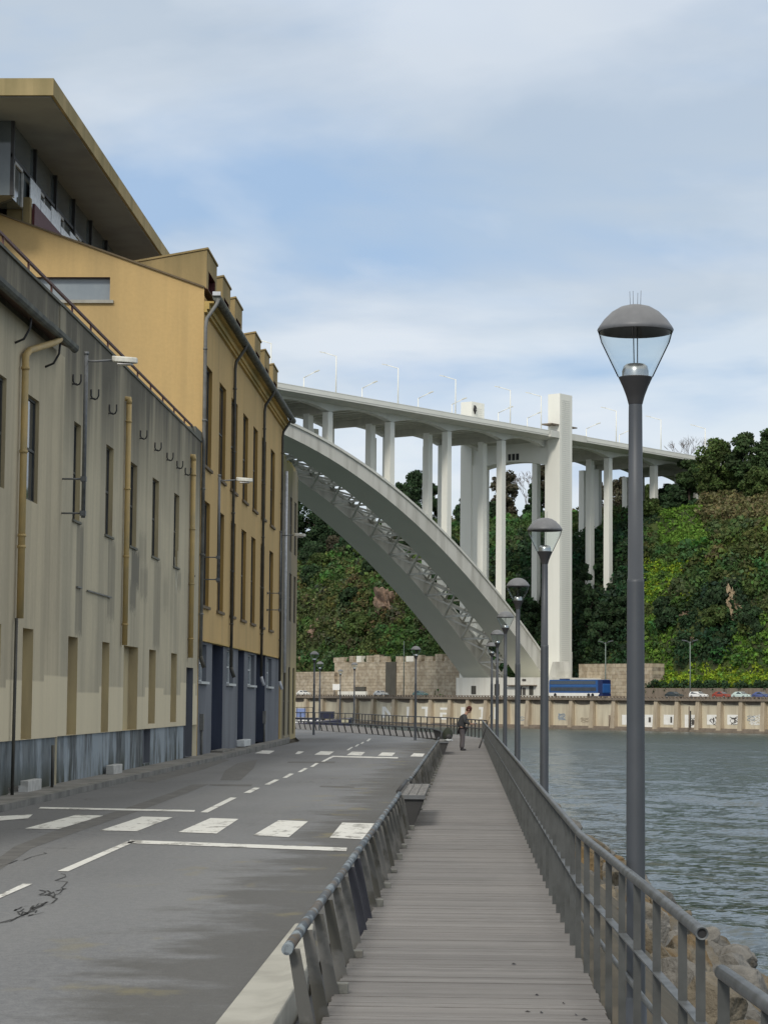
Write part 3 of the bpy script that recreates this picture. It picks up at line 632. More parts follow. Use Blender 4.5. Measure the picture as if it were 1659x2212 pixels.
for i, (x, top) in enumerate([(1372.5, 655), (1177, 1120), (1119, 1250), (1091.5, 1322), (1071.5, 1362), (1061, 1389)]):
    Y = lampY(top, x); p = onY(x, top, Y)
    lx = p.x if i < 3 else 1.0
    p = Vector((lx, Y, 0)); make_lamp((p.x, p.y, -.0), LL[i])
for x, top, bz, s, lb in ((898.5, 1397, 0, 1.05, 'lone conical street lamp standing beyond the barrier, left of the bent person'), (679.5, 1408, 0, 1.05, 'conical street lamp just right of the old weathered building'),
                          (691.5, 1430, 0, 1.0, 'small conical street lamp close behind the one by the old building'), (766, 1432, 0, 1.2, 'distant thin street lamp left of the painted letter N'), (735.5, 1447, 0, 1.2, 'distant thin street lamp right of the white sign board')):
    Y = lampY(top, x, 4.134*s); p = onY(x, top, Y); make_lamp((p.x, Y, 0), lb, s)
import bmesh
# ------------------------------------------------------------------ riprap
k = 0
bl = []
for i in range(290):
    y = 9+ (i/230)**1.3*62 + random.uniform(-.5, .5); s_ = random.random(); wd = 3.0+1.9*max(0, min(1, (62-y)/20)); x = 1.6+s_*wd+random.uniform(-.15, .15); z = -.75-s_*3.5
    r = random.uniform(.36, .70)*(1.1 if s_ > .5 else .85)
    # only those one could see past the railing
    pr = (Vector((x, y, z+r))-ORG); px = CX+FPX*pr.dot(RI)/pr.dot(FW); py = CY-FPX*pr.dot(UP)/pr.dot(FW)
    if px > 1800 or y < 12: continue
    bl.append((x, y, z, r))
near = sorted(bl, key=lambda b: b[1])
meshes = []
for j in range(14):
    rb = random.Random(j+31); bm_ = bmesh.new(); bmesh.ops.create_icosphere(bm_, subdivisions=4, radius=1)
    pls = []
    for _ in range(11):
        n_ = Vector((rb.gauss(0, 1), rb.gauss(0, 1), rb.gauss(0, .8))).normalized(); pls.append((n_, rb.uniform(.42, .76)))
    for v_ in bm_.verts:
        c = v_.co.copy()
        for n_, d_ in pls:
            e_ = c.dot(n_)-d_
            if e_ > 0: c -= n_*e_*.93
        k_ = 1+.05*noise.noise(c*3+Vector((j, 0, 0)))+.045*noise.noise(c*8+Vector((0, j, 0)))
        v_.co = Vector((c.x*1.15, c.y, c.z*.85))*k_
    me_ = bpy.data.meshes.new('boulder'); bm_.to_mesh(me_); bm_.free(); me_.materials.append(M['boulder_t'] if j % 3 == 1 else M['boulder_g']); meshes.append(me_)
for i, (x, y, z, r) in enumerate(near):
    o = bpy.data.objects.new('boulder', meshes[i % 14]); COL.objects.link(o); o.location = (x, y, z); o.scale = (r, r, r); o.rotation_euler = (random.uniform(-.5, .5), random.uniform(-.5, .5), random.uniform(0, 6))
    tag(o, 'rough %s boulder heaped on the river bank below the railing' % ('tan' if (i % 14) % 3 == 1 else 'grey'), 'boulder', 'riprap boulders on the bank')
# ================================================================== buildings on the left
def wall_grid(mb, X, y0, y1, z0, z1, ops, topf=None):
    ys = sorted({y0, y1, *[v for o in ops for v in o[:2]]}); zs = sorted({z0, z1, *[v for o in ops for v in o[2:4]]})
    for a, b in zip(ys, ys[1:]):
        for c, d in zip(zs, zs[1:]):
            my, mz = (a+b)/2, (c+d)/2
            if any(o[0] < my < o[1] and o[2] < mz < o[3] for o in ops): continue
            mb.quad((X, a, c), (X, b, c), (X, b, d), (X, a, d))
def reveal(X, o, dep, name, mat, parent, back=None):
    ya, yb, za, zb = o[:4]; mb = MB(); x2 = X-dep
    mb.quad((X, ya, za), (x2, ya, za), (x2, ya, zb), (X, ya, zb)); mb.quad((x2, yb, za), (X, yb, za), (X, yb, zb), (x2, yb, zb))
    mb.quad((X, ya, zb), (x2, ya, zb), (x2, yb, zb), (X, yb, zb)); mb.quad((x2, ya, za), (X, ya, za), (X, yb, za), (x2, yb, za))
    if back is None: mb.quad((x2, ya, za), (x2, yb, za), (x2, yb, zb), (x2, ya, zb))
    w = mb.build(name, mat, parent, parent.location)
    if back is not None:
        mb = MB(); mb.quad((x2, ya, za), (x2, yb, za), (x2, yb, zb), (x2, ya, zb)); mb.build('glass', back, w, parent.location)
        mb = MB(); f = .05
        for q in ((ya, ya+f, za, zb), (yb-f, yb, za, zb), (ya+f, yb-f, zb-f, zb), (ya+f, yb-f, za, za+f), (ya+f, yb-f, (za+zb)/2-f/2, (za+zb)/2+f/2)):
            mb.box(x2+.002, q[0], q[2], x2+.022, q[1], q[3])
        mb.build('frame', M['white_frame'] if back == M['glass_pale'] else M['pipe_dark'], w, parent.location)
    return w
XW = -8.1
def yz(p, X=XW): # region-2 zoom pixel -> (Y, z) on the facade
    x, y = p[0]*.4135, 743.3+p[1]*.4135; q = onX(x, y, X); return q.y, q.z
def opn(xl, xr, yt, yb, X=XW):
    a = yz((xl, yt), X); b = yz((xr, yt), X); c = yz((xl, yb), X); return [a[0], b[0], c[1], a[1]]
# ---- beige building with parapet
YB0, YB1 = 30.0, 68.35
TOPZ = 9.60
t = empty('building', (XW, YB0, 0), label='long beige rendered building with a dark stained parapet, blind window niches and blue-grey plinth', cat='building')
bB = t
upper = [opn(388, 425, 420, 930), opn(556, 595, 530, 1008), opn(681, 718, 620, 1068), opn(798, 832, 700, 1103), opn(911, 938, 793, 1158), opn(997, 1018, 845, 1208)]
for o in upper: o[2], o[3] = 5.47, 7.5
lower = [opn(120, 175, 1490, 1800), opn(357, 407, 1537, 1800), opn(535, 573, 1552, 1800), opn(648, 722, 1563, 1800), opn(780, 815, 1597, 1800), opn(895, 925, 1613, 1800)]
for i, o in enumerate(lower): o[2], o[3] = (1.16 if i > 3 else 1.045), 3.06
door = opn(975, 1010, 1660, 2140); door[2], door[3] = .12, 2.72
YA1 = yz((300, 700))[0]
lowB = [o for o in lower if o[0] > YA1-.01]
mb = MB(); wall_grid(mb, XW, YA1, YB1, 1.04, TOPZ, upper+lowB+[[door[0], door[1], 1.04, door[3]]])
wall_grid(mb, XW-.02, 18, YA1+.01, 8.0, TOPZ, []); mb.box(XW-.3, YA1-.05, 7.9, XW-.001, YA1+.05, TOPZ)
mb.quad((XW, YB1, 0), (XW-9, YB1, 0), (XW-9, YB1, TOPZ), (XW, YB1, TOPZ))
mb.box(XW-9, 18, TOPZ-.6, XW-.25, YB1, TOPZ-.25)
mb.build('wall', M['beige'], t, t.location)
mb = MB(); mb.box(XW-.28, YA1+.01, TOPZ, XW+.03, YB1+.03, TOPZ+.06); mb.box(XW-.28, 18, TOPZ+.001, XW+.02, YA1, TOPZ+.058); mb.box(XW-.3, YB1-1.6, TOPZ+.055, XW+.02, YB1+.02, TOPZ+.30); mb.build('coping', M['concrete_dark'], t, t.location)
for o in upper: reveal(XW, o, .12, 'window', M['reveal'], t, M['glass_dark'])
for o in upper:
    mb = MB(); mb.box(XW-.26, o[0]-.05, o[2]-.05, XW+.045, o[1]+.05, o[2]-.002); mb.build('sill', M['concrete_dark'], t, t.location)
for i, o in enumerate(lowB): reveal(XW, o, .22 if i != 1 else .3, 'niche', M['reveal'], t)
d_ = reveal(XW, door, .35, 'doorway', M['slate'], t); mb = MB(); mb.box(XW-.33, door[0]+.02, .1, XW-.28, door[1]-.02, door[3]-.02); mb.build('door', M['navy'], t, t.location)
# plinth with flood stains
def plinth_mat():
    m, nt, bs = newmat('blue_plinth'); P = pos(nt); s = sepxyz(nt, P)
    f1, r1 = noise_fac(nt, P, .9, (1, 1, .35), detail=7, rough=.65, lo=.46, hi=.54); f2, r2 = noise_fac(nt, P, .7, (1, .9, .16), detail=7, rough=.7, lo=.50, hi=.57); f3, r3 = noise_fac(nt, P, 5, (1, 1, .4), detail=5, lo=.4, hi=.6)
    c = mix(nt, f1, (.28, .33, .37), (.11, .135, .15)); c = mix(nt, math_(nt, 'MULTIPLY', f2, .9), c, (.035, .04, .04)); c = mix(nt, math_(nt, 'MULTIPLY', f3, .3), c, (.30, .32, .33))
    mo = math_(nt, 'MULTIPLY', mrange(nt, s[2], .62, .12), mrange(nt, r1, .40, .56), True); c = mix(nt, mo, c, (.035, .04, .022))
    L(nt, c, bs.inputs['Base Color']); bs.inputs['Roughness'].default_value = .85; bump(nt, bs, r3, .3, .02); return m
M['plinth'] = plinth_mat()
pop = [opn(495, 545, 2100, 2200), opn(255, 300, 2100, 2200)]
def plinth(t, y0, y1, X, ops, gap=()):
    mb = MB(); wall_grid(mb, X, y0, y1, .0, 1.04, ops); mb.quad((X, y0, 1.04), (X, y1, 1.04), (X-.1, y1, 1.04), (X-.1, y0, 1.04)); mb.quad((X, y0, 0), (X-.2, y0, 0), (X-.2, y0, 1.04), (X, y0, 1.04)); mb.quad((X-.2, y1, 0), (X, y1, 0), (X, y1, 1.04), (X-.2, y1, 1.04))
    return mb.build('plinth', M['plinth'], t, t.location)
pl1 = [[57.3, 58.6, .16, 1.039]]
plinth(t, YA1, door[0]-.05, XW-.05, pl1)
for o in pl1: reveal(XW-.05, o, .15, 'vent_panel', M['slate'], t)
q = yz((920, 1170)); q2 = yz((920, 1322))
mb = MB(); w_ = .34
mb.add([(XW+.004, q[0]-w_, q[1]+.3), (XW+.004, q[0]-w_*.7, q[1]+.28), (XW+.004, q[0]-w_*.45, q[1]-.1), (XW+.004, q[0]+.05, q2[1]+.35), (XW+.004, q[0]+w_*.7, q[1]-.05), (XW+.004, q[0]+w_*.85, q[1]+.5), (XW+.004, q[0]+w_*1.1, q[1]+.5), (XW+.004, q[0]+w_, q[1]-.1), (XW+.004, q[0]+.06, q2[1]), (XW+.004, q[0]-w_*.7, q[1]-.1)], [tuple(range(10))])
mb.build('lime_scar', M['lime'] if 'lime' in M else M.setdefault('lime', simple('lime_stain', (.66, .62, .48), .9)), t, t.location)
# U shaped iron hooks
for x, y in ((378, 185), (472, 272), (568, 337), (730, 492), (806, 562), (870, 588), (922, 624), (965, 680)):
    q = yz((x, y)); mb = MB(); w = .13
    mb.tube([(XW+.02, q[0], 8.42), (XW+.02, q[0], 8.28), (XW+.05, q[0], 8.22), (XW+.10, q[0], 8.20), (XW+.15, q[0], 8.22), (XW+.18, q[0], 8.28), (XW+.18, q[0], 8.42)], .018, 6)
    mb.bar((XW, q[0], 8.22), (XW+.10, q[0], 8.22), .03, .03); mb.build('hook', M['iron'], t, t.location)
def downpipe(t, x2, y2t, zb, mat, X=XW, r=.06, head=True, n='drainpipe', ztop=None):
    q = yz((x2, y2t), X); z = q[1] if ztop is None else ztop; mb = MB(); xx = X+.09
    mb.tube([(xx, q[0], z), (xx, q[0], zb)], r, 10)
    zz = z-.5
    while zz > zb: mb.tube([(xx, q[0], zz), (xx, q[0], zz-.04)], r*1.2, 10); zz -= 1.6
    if head: mb.tube([(X-.1, q[0], z+.02), (xx, q[0], z+.02), (xx, q[0], z-.1)], r*1.1, 10)
    return mb.build(n, mat, t, t.location)
downpipe(t, 655, 290, 3.05, M['pipe_yellow'], r=.065)
downpipe(t, 996, 590, 3.0, M['pipe_yellow'], r=.075)
q = yz((285, 900)); mb = MB(); mb.tube([(XW+.03, q[0], 5.3), (XW+.03, q[0], .9)], .018, 6); mb.tube([(XW+.03, q[0]-.16, 5.3), (XW+.03, q[0]-.16, .9)], .012, 6); mb.build('cable', M['sill'], t, t.location)
for (xa, ya_, xb) in ((450, 1288, 575), (155, 1192, 180), (395, 1268, 420)):
    a = yz((xa, ya_)); b = yz((xb, ya_+(xb-xa)*.08)); mb = MB(); mb.bar((XW+.03, a[0], a[1]), (XW+.03, b[0], a[1]), .035, .03); mb.build('rusty_bar', M['pipe_grey'], t, t.location)
# red railing on the parapet
mb = MB(); mb.bar((XW-.1, 17, TOPZ+.32), (XW-.1, YB1-1.5, TOPZ+.32), .05, .05)
r_ = mb.build('parapet_rail', M['redrail'], t, t.location)
mb = MB(); mb.bar((XW-.1, 17, TOPZ+.10), (XW-.1, YB1-1.5, TOPZ+.10), .04, .04); mb.build('lower_rail', M['redrail'], t, t.location)
y = 18.
while y < YB1-1.5:
    mb = MB(); mb.bar((XW-.1, y, TOPZ+.02), (XW-.1, y, TOPZ+.31), .04, .04); mb.build('rail_post', M['redrail'], t, t.location); y += 2.35
# ---- annex with eave
XA = XW+.10
t = empty('building', (XA, 20, 0), label='nearest beige building section with an overhanging gutter and two slit windows', cat='building')
aw = [opn(142, 207, 265, 826, XA), opn(-25, 35, 180, 790, XA)]
for o in aw: o[2], o[3] = 5.40, 7.32
al = [opn(120, 175, 1490, 1800, XA), opn(-45, 6, 1470, 1800, XA)]
for o in al: o[2], o[3] = 1.045, 3.06
mb = MB(); wall_grid(mb, XA, 20, YA1, 1.04, 8.55, aw+al); mb.quad((XA, YA1, 0), (XA-.5, YA1, 0), (XA-.5, YA1, 8.55), (XA, YA1, 8.55))
mb.build('wall', M['annex'], t, t.location)
for o in aw:
    w = reveal(XA, o, .09, 'window', M['reveal'], t, M['glass_dark'])
for o in al: reveal(XA, o, .2, 'niche', M['reveal'], t)
plinth(t, 20, YA1, XA-.04, [[39.9, 41.4, .02, .22]])
for y in (41.0, 51.0):
    mb = MB(); mb.box(XW+.02, y, .02, XW+.2, y+1.3, .30); mb.build('step', M['sill'], t, t.location, bevel=.01)
yE = onX(165, 800, -7.62).y
mb = MB()
mb.prism([(-7.72, 20, 8.58), (-7.72, yE, 8.58), (-8.36, yE, 8.86), (-8.36, 20, 8.86)], (0, 0, .04)); mb.build('eave', M['tile'], t, t.location)
mb = MB(); ax = -7.66; prof = [(-.085, .03), (-.075, -.04), (-.04, -.08), (.0, -.092), (.04, -.08), (.075, -.04), (.085, .03)]
segs = [20+(yE-20)*k/8 for k in range(9)]
for a, b in zip(segs, segs[1:]):
    sag = .012*math.sin(a*5)
    for (p, q) in zip(prof, prof[1:]): mb.quad((ax+p[0], a, 8.60+p[1]+sag), (ax+p[0], b, 8.60+p[1]+sag), (ax+q[0], b, 8.60+q[1]+sag), (ax+q[0], a, 8.60+q[1]+sag))
mb.add([(ax+p[0], yE, 8.60+p[1]) for p in prof], [tuple(range(7))]); mb.add([(ax+p[0], 20, 8.60+p[1]) for p in prof], [tuple(range(7))[::-1]])
mb.build('gutter', M['gutter'], t, t.location)
for k in range(9):
    y = 22+k*2.9
    if y < yE: mb = MB(); mb.tube([(XA, y, 8.05), (XA+.16, y, 8.12), (XA+.26, y, 8.3), (XA+.28, y, 8.5)], .022, 6); mb.build('gutter_bracket', M['iron'], t, t.location)
q = yz((100, 300), XA); mb = MB(); mb.tube([(-7.66, q[0]+2.0, 8.52), (-7.72, q[0]+1.7, 8.4), (XA+.1, q[0]+.35, 8.05), (XA+.1, q[0], 7.9), (XA+.1, q[0], 3.2)], .065, 12)
for z in (7.7, 6.2, 4.7, 4.5): mb.tube([(XA+.1, q[0], z), (XA+.1, q[0], z-.05)], .078, 12)
mb.build('drainpipe', M['pipe_yellow'], t, t.location)
mb = MB(); mb.tube([(XA+.07, q[0]-.15, 3.2), (XA+.07, q[0]-.2, .05)], .03, 8); mb.build('dark_pipe', M['pipe_dark'], t, t.location)
mb = MB(); mb.tube([(XA+.12, onX(100, 1650, XA).y, .9), (XA+.12, onX(100, 1650, XA).y, .1)], .03, 8); mb.build('dark_pipe', M['pipe_dark'], t, t.location)
p = [onX(x, y, XW-.15) for x, y in ((-30, 560), (0, 565), (36, 668), (-30, 600))]
mb = MB(); mb.prism([(XW-.2, p[3].y-6, 8.9), (XW-.2, p[2].y-.0, 8.9), (XW-.2, p[2].y-2.2, 9.75), (XW-.2, p[3].y-6, 9.75)], (.04, 0, 0)); mb.build('roof_sheet', M['whitewash'], t, t.location)
# ---- ochre building
YC0 = onX(431, 1300, XW).y; YC1 = onX(608, 1300, XW).y
EZ = 14.15
t = empty('building', (XW, YC0, 0), label='tall ochre building with a grey ground floor, roof dormers and a big overhanging flat roof', cat='building'); bC = t
up7 = [(1070, 1112, 100, 630), (1148, 1183, 205, 715), (1210, 1245, 292, 780), (1272, 1298, 370, 828), (1325, 1348, 440, 875), (1370, 1392, 505, 920), (1415, 1437, 562, 965)]
lo7 = [(1060, 1098, 810, 1365), (1140, 1172, 878, 1395), (1207, 1232, 930, 1425), (1262, 1287, 978, 1450), (1313, 1336, 1018, 1470), (1363, 1383, 1060, 1490), (1408, 1428, 1097, 1508)]
U = [opn(*o) for o in up7]; Lw = [opn(*o) for o in lo7]
for o in U: o[2], o[3] = 9.0, 12.15
for o in Lw: o[2], o[3] = 4.68, 7.93
ops = U+Lw
for o in ops:
    if o[1]-o[0] > 2.1: o[1] = o[0]+2.1
mb = MB(); wall_grid(mb, XW, YC0, YC1, 3.62, EZ, ops)
# gable wall facing the camera
rake = .36; XR = XW-14.5
_ga = onY(441, 621, YC0); _gb = onY(0, 463, YC0); zr = lambda X: _ga.z+(_ga.x-X)*(_gb.z-_ga.z)/(_ga.x-_gb.x)
wl = onY(238, 598, YC0); wl2 = onY(60, 640, YC0)
wx0, wx1, wz0, wz1 = onY(75, 650, YC0).x-1.2, wl.x, onY(238, 648, YC0).z, wl.z
cells_x = [XR, wx0, wx1, XW]; 
for a, b in zip(cells_x, cells_x[1:]):
    if (a, b) == (wx0, wx1):
        mb.quad((a, YC0, 0), (b, YC0, 0), (b, YC0, wz0), (a, YC0, wz0)); mb.add([(a, YC0, wz1), (b, YC0, wz1), (b, YC0, zr(b)), (a, YC0, zr(a))], [(0, 1, 2, 3)])
    else: mb.add([(a, YC0, 0), (b, YC0, 0), (b, YC0, zr(b)), (a, YC0, zr(a))], [(0, 1, 2, 3)])
mb.quad((XR, YC1, 0), (XW, YC1, 0), (XW, YC1, zr(XW)), (XR, YC1, zr(XR)))
mb.build('wall', M['ochre'], t, t.location)
# long window in the gable
mb = MB(); d = .25
mb.quad((wx0, YC0, wz0), (wx0, YC0+d, wz0), (wx0, YC0+d, wz1), (wx0, YC0, wz1)); mb.quad((wx1, YC0, wz0), (wx1, YC0+d, wz0), (wx1, YC0+d, wz1), (wx1, YC0, wz1))
mb.quad((wx0, YC0, wz1), (wx1, YC0, wz1), (wx1, YC0+d, wz1), (wx0, YC0+d, wz1)); mb.quad((wx0, YC0, wz0), (wx1, YC0, wz0), (wx1, YC0+d, wz0), (wx0, YC0+d, wz0))
w = mb.build('long_window', M['maroon'], t, t.location)
mb = MB(); mb.quad((wx0, YC0+d-.02, wz0), (wx1, YC0+d-.02, wz0), (wx1, YC0+d-.02, wz1), (wx0, YC0+d-.02, wz1)); mb.build('glass', M['glass_pale'], w, t.location)
mb = MB(); mb.box(wx0-.05, YC0-.10, wz0-.10, wx1+.12, YC0+.05, wz0-.003); mb.build('sill', M['kerb_pale'], w, t.location)
mb = MB(); mb.bar((XW, YC0-.02, zr(XW)+.02), (XR, YC0-.02, zr(XR)+.02), .12, .05); mb.build('verge_trim', M['sill_dark'], t, t.location)
mb = MB(); mb.prism([(XW+.1, YC0+.05, zr(XW+.1)), (XW+.1, YC1-.02, zr(XW+.1)), (XR, YC1-.02, zr(XR)), (XR, YC0+.05, zr(XR))], (0, 0, .03)); mb.build('roof', M['tile'], t, t.location)
for o in ops:
    reveal(XW, o, .13, 'window', M['ochre_rev'] if 'ochre_rev' in M else M.setdefault('ochre_rev', simple('ochre_reveal', (.40, .25, .075), .9, c2=(.26, .17, .06), scale=1.5, stretch=(1, 1, .3))), t, M['glass_dark'])
    mb = MB(); mb.box(XW-.28, o[0]-.12, o[2]-.09, XW+.07, o[1]+.06, o[2]-.003); mb.build('sill', M['sill_dark'], t, t.location)
# ground floor
XG = XW-.06
gd = [opn(1110, 1167, 1560, 2130, XG), opn(1245, 1276, 1600, 2080, XG), opn(1340, 1386, 1640, 2080, XG)]
for o in gd: o[2], o[3] = .1, 3.619
gw = [opn(1043, 1080, 1545, 1712, XG), opn(1187, 1220, 1590, 1733, XG), opn(1297, 1330, 1605, 1748, XG), opn(1395, 1420, 1640, 1757, XG)]
for o in gw: o[2], o[3] = 2.35, 3.5
mb = MB(); wall_grid(mb, XG, YC0, YC1, 0, 3.62, gd+gw); mb.build('ground_floor_wall', M['slate'], t, t.location)
mb = MB(); mb.box(XG-.1, YC0-.01, 3.585, XW+.035, YC1, 3.625); mb.build('drip_ledge', M['ochre_trim'], t, t.location)
for o in gw:
    reveal(XG, o, .16, 'small_window', M['slate'], t, M['glass_pale'])
    mb = MB(); mb.box(XG-.15, o[0]-.15, o[2]-.08, XG+.10, o[1]+.15, o[2]-.003); mb.build('white_sill', M['white_frame'], t, t.location)
for i, o in enumerate(gd): reveal(XG, o, .45, 'doorway', M['navy2'], t)
mb = MB(); mb.box(XG-.01, gd[1][0]-.1, .12, XG+.28, gd[1][1]+.1, .36); mb.build('white_step', M['white_frame'], t, t.location, bevel=.02)
mb = MB(); mb.box(XG-.01, gd[0][0]-.1, .08, XG+.4, gd[0][1]+.4, .16); mb.build('ramp', M['pavement'], t, t.location)
for x2, zb, ze, mt in ((1046, 3.1, EZ-.35, 'pipe_grey'), (1206, 2.9, EZ-.35, 'pipe_dark'), (1365, 2.7, EZ-.35, 'pipe_dark'), (1462, 2.6, EZ-.35, 'pipe_dark')):
    q = yz((x2, 900)); yy = min(q[0], YC1-.1); mb = MB(); mb.tube([(XW+.46, yy, EZ-.12), (XW+.40, yy, EZ-.3), (XW+.12, yy-.1, EZ-.75), (XW+.09, yy-.1, EZ-1.0), (XW+.09, yy-.1, zb)], .055, 10)
    for z in (12.5, 10.3, 8.2, 6.2, 4.4): mb.tube([(XW+.09, yy-.1, z), (XW+.09, yy-.1, z-.06)], .07, 10)
    mb.build('drainpipe', M[mt], t, t.location)
    mb = MB(); mb.tube([(XW+.09, yy-.1, zb), (XW+.12, yy-.1, zb-.12), (XW+.2, yy-.1, zb-.35)], .065, 10); mb.build('pipe_shoe', M['pipe_white'] if x2 > 1300 else M['pipe_dark'], t, t.location)
for yy in (onX(432, 1500, XG).y+.1, onX(559, 1500, XG).y+2):
    mb = MB(); mb.tube([(XG+.06, yy, .1), (XG+.06, yy, 1.0)], .04, 8); mb.box(XG, yy-.1, .85, XG+.12, yy+.1, 1.35); mb.build('meter_pipe', M['pipe_grey'], t, t.location)
# cornice + gutter
mb = MB(); mb.box(XW-.05, YC0+.02, EZ-.50, XW+.09, YC1, EZ-.40); mb.box(XW-.05, YC0+.02, EZ-.40, XW+.16, YC1, EZ-.22); mb.box(XW-.05, YC0+.02, EZ-.22, XW+.30, YC1, EZ-.16); mb.build('cornice', M['ochre_trim'], t, t.location)
mb = MB(); mb.tube([(XW+.40, YC0-.12, EZ-.06), (XW+.40, YC1+.3, EZ-.06)], .13, 10); mb.build('gutter', M['gutter'], t, t.location)
mb = MB(); mb.box(XW+.28, YC0-.2, EZ-.02, XW+.52, YC0-.12, EZ+.10); mb.build('gutter_end', M['pipe_white'], t, t.location)
# dormers
XD = XW-.2
for (xa, xb) in ((445, 467), (480, 497), (507, 523), (551, 564), (573, 583), (591, 601)):
    ya = Yof(xa, XD, 700); yb = Yof(xb, XD, 700); zt = 16.05
    dm = MB(); o = [ya+.5, yb-.45, 14.45, 15.45]
    wall_grid(dm, XD, ya, yb, EZ, zt, [o])
    zk = zt-.62
    for yy in (ya, yb): dm.quad((XD, yy, EZ-.2), (XD-3.4, yy, EZ-.2), (XD-3.4, yy, zk), (XD, yy, zt))
    dm.prism([(XD+.04, ya-.04, zt+.01), (XD+.04, yb+.04, zt+.01), (XD-3.4, yb+.04, zk), (XD-3.4, ya-.04, zk)], (0, 0, .06))
    dd_ = dm.build('dormer', M['ochre_dorm'], t, t.location)
    rm = MB(); x2 = XD-.28
    rm.quad((XD, o[0], o[2]), (x2, o[0], o[2]), (x2, o[0], o[3]), (XD, o[0], o[3])); rm.quad((x2, o[1], o[2]), (XD, o[1], o[2]), (XD, o[1], o[3]), (x2, o[1], o[3])); rm.quad((XD, o[0], o[3]), (x2, o[0], o[3]), (x2, o[1], o[3]), (XD, o[1], o[3])); rm.quad((XD, o[0], o[2]), (x2, o[0], o[2]), (x2, o[1], o[2]), (XD, o[1], o[2]))
    rm.build('reveal', M['maroon'], dd_, t.location)
    gm = MB(); gm.box(x2-.03, o[0], o[2], x2, o[1], o[3]); gm.build('glass', M['glass_dark'], dd_, t.location)
    gm = MB(); gm.box(x2+.003, o[0]+.02, o[2], x2+.05, o[0]+.1, o[3]); gm.box(x2+.003, (o[0]+o[1])/2-.04, o[2], x2+.05, (o[0]+o[1])/2+.04, o[3]); gm.build('frame', M['white_frame'], dd_, t.location)
# penthouse: glass wall, flat roof
XS = -12.0; SZ = 19.3
c0 = onX(115, 210, XS); c1_ = onX(360, 560, XS); YS0 = c0.y; YS1 = c1_.y+1; SZ = (c0.z+c1_.z)/2
mb = MB(); mb.box(XS-14, YS0, SZ, XS, YS1, SZ+.50); mb.build('flat_roof', M['slabedge'], t, t.location)
mb = MB(); mb.box(XS-13.9, YS0+.12, SZ-.03, XS-.10, YS1-.1, SZ+.02); mb.build('soffit', M['soffit'], t, t.location)
XP = -13.78
yp0 = YC0-1.95; ZB = 16.85
mb = MB(); mb.quad((XP, YC0+.02, EZ), (XP, YS1-.5, EZ), (XP, YS1-.5, SZ-.03), (XP, YC0+.02, SZ-.03)); mb.quad((XP, yp0, ZB), (XP, YC0+.02, ZB), (XP, YC0+.02, SZ-.03), (XP, yp0, SZ-.03)); mb.quad((XP-8, yp0, ZB), (XP, yp0, ZB), (XP, yp0, SZ-.03), (XP-8, yp0, SZ-.03)); mb.quad((XP-8, yp0, ZB), (XP-8, YC0+.02, ZB), (XP, YC0+.02, ZB), (XP, yp0, ZB)); g = mb.build('glass_wall', M['glass_wall'] if 'glass_wall' in M else M.setdefault('glass_wall', simple('tinted_glass_wall', (.085, .10, .105), .06, c2=(.15, .17, .17), scale=.35)), t, t.location)
y = yp0; k = 0
while y < YS1-.5:
    zq = ZB if y < YC0 else EZ; mb = MB(); mb.box(XP, y, zq, XP+.10, y+.14, SZ-.03); mb.build('mullion', M['iron'], t, t.location)
    fm = MB(); yy = y+.3
    for q in ((yy, yy+.10, zq, SZ-1.15), (yy+1.3, yy+1.4, zq, SZ-1.15), (yy, yy+1.4, SZ-1.25, SZ-1.15)): fm.box(XP+.01, q[0], q[2], XP+.07, q[1], q[3])
    fm.build('door_frame', M['sill'], t, t.location)
    y += 3.55; k += 1
mb = MB(); mb.box(XP+.01, yp0, SZ-1.13, XP+.06, YS1-.5, SZ-1.03); mb.build('transom', M['iron'], t, t.location)
y = YC0+.5; k = 0
while y < YS1-4:
    mb = MB(); mb.box(XP+.12, y, 15.6, XP+.15, y+1.68, 17.95-.25*(k % 2)-.05*k); mb.build('sky_reflection_panel', M['pale_panel'] if 'pale_panel' in M else M.setdefault('pale_panel', simple('sky_pale_balustrade', (.78, .82, .84), .25)), t, t.location); y += 1.78; k += 1  # glass panels; their pale colour carries the sky's reflection
mb = MB(); mb.box(XP+.22, YC0+.45, 14.6, XP+.30, YC0+6, 17.12); mb.build('terrace_wall', M['maroon'], t, t.location)
mb = MB(); mb.box(XP-.5, YC0+.12, 14.6, XP+.21, YC0+.44, 17.25); mb.build('terrace_pier', M['ochre_dorm'], t, t.location)
# ---- old weathered building
YD0 = YC1+.02; YD1 = Yof(643, XW, 1150)
t = empty('building', (XW, YD0, 0), label='narrow old weathered building, streaked dark and yellow with moss, at the bend of the road', cat='building')
def old_mat():
    m, nt, bs = newmat('weathered_wall'); P = pos(nt); s = sepxyz(nt, P)
    f1, r1 = noise_fac(nt, P, .42, (1, 1, .10), detail=5, lo=.46, hi=.54); f2, r2 = noise_fac(nt, P, .35, (1, 1.3, .22), detail=6, lo=.44, hi=.56); f3, r3 = noise_fac(nt, P, .3, (1, .5, .35), detail=5, lo=.48, hi=.6)
    c = mix(nt, f1, (.27, .225, .145), (.075, .065, .048)); c = mix(nt, math_(nt, 'MULTIPLY', f2, .6), c, (.065, .058, .045)); 
    lowm = math_(nt, 'MULTIPLY', mrange(nt, s[2], 5., 3.2), mrange(nt, r1, .62, .45), True); c = mix(nt, lowm, c, (.40, .33, .17))
    c = mix(nt, math_(nt, 'MULTIPLY', f3, .4), c, (.40, .37, .30)); topm = math_(nt, 'MULTIPLY', mrange(nt, s[2], 10.5, 12.3), mrange(nt, r2, .35, .55), True); c = mix(nt, topm, c, (.12, .11, .028))
    L(nt, c, bs.inputs['Base Color']); bs.inputs['Roughness'].default_value = .95; bump(nt, bs, r1, .5, .05); return m
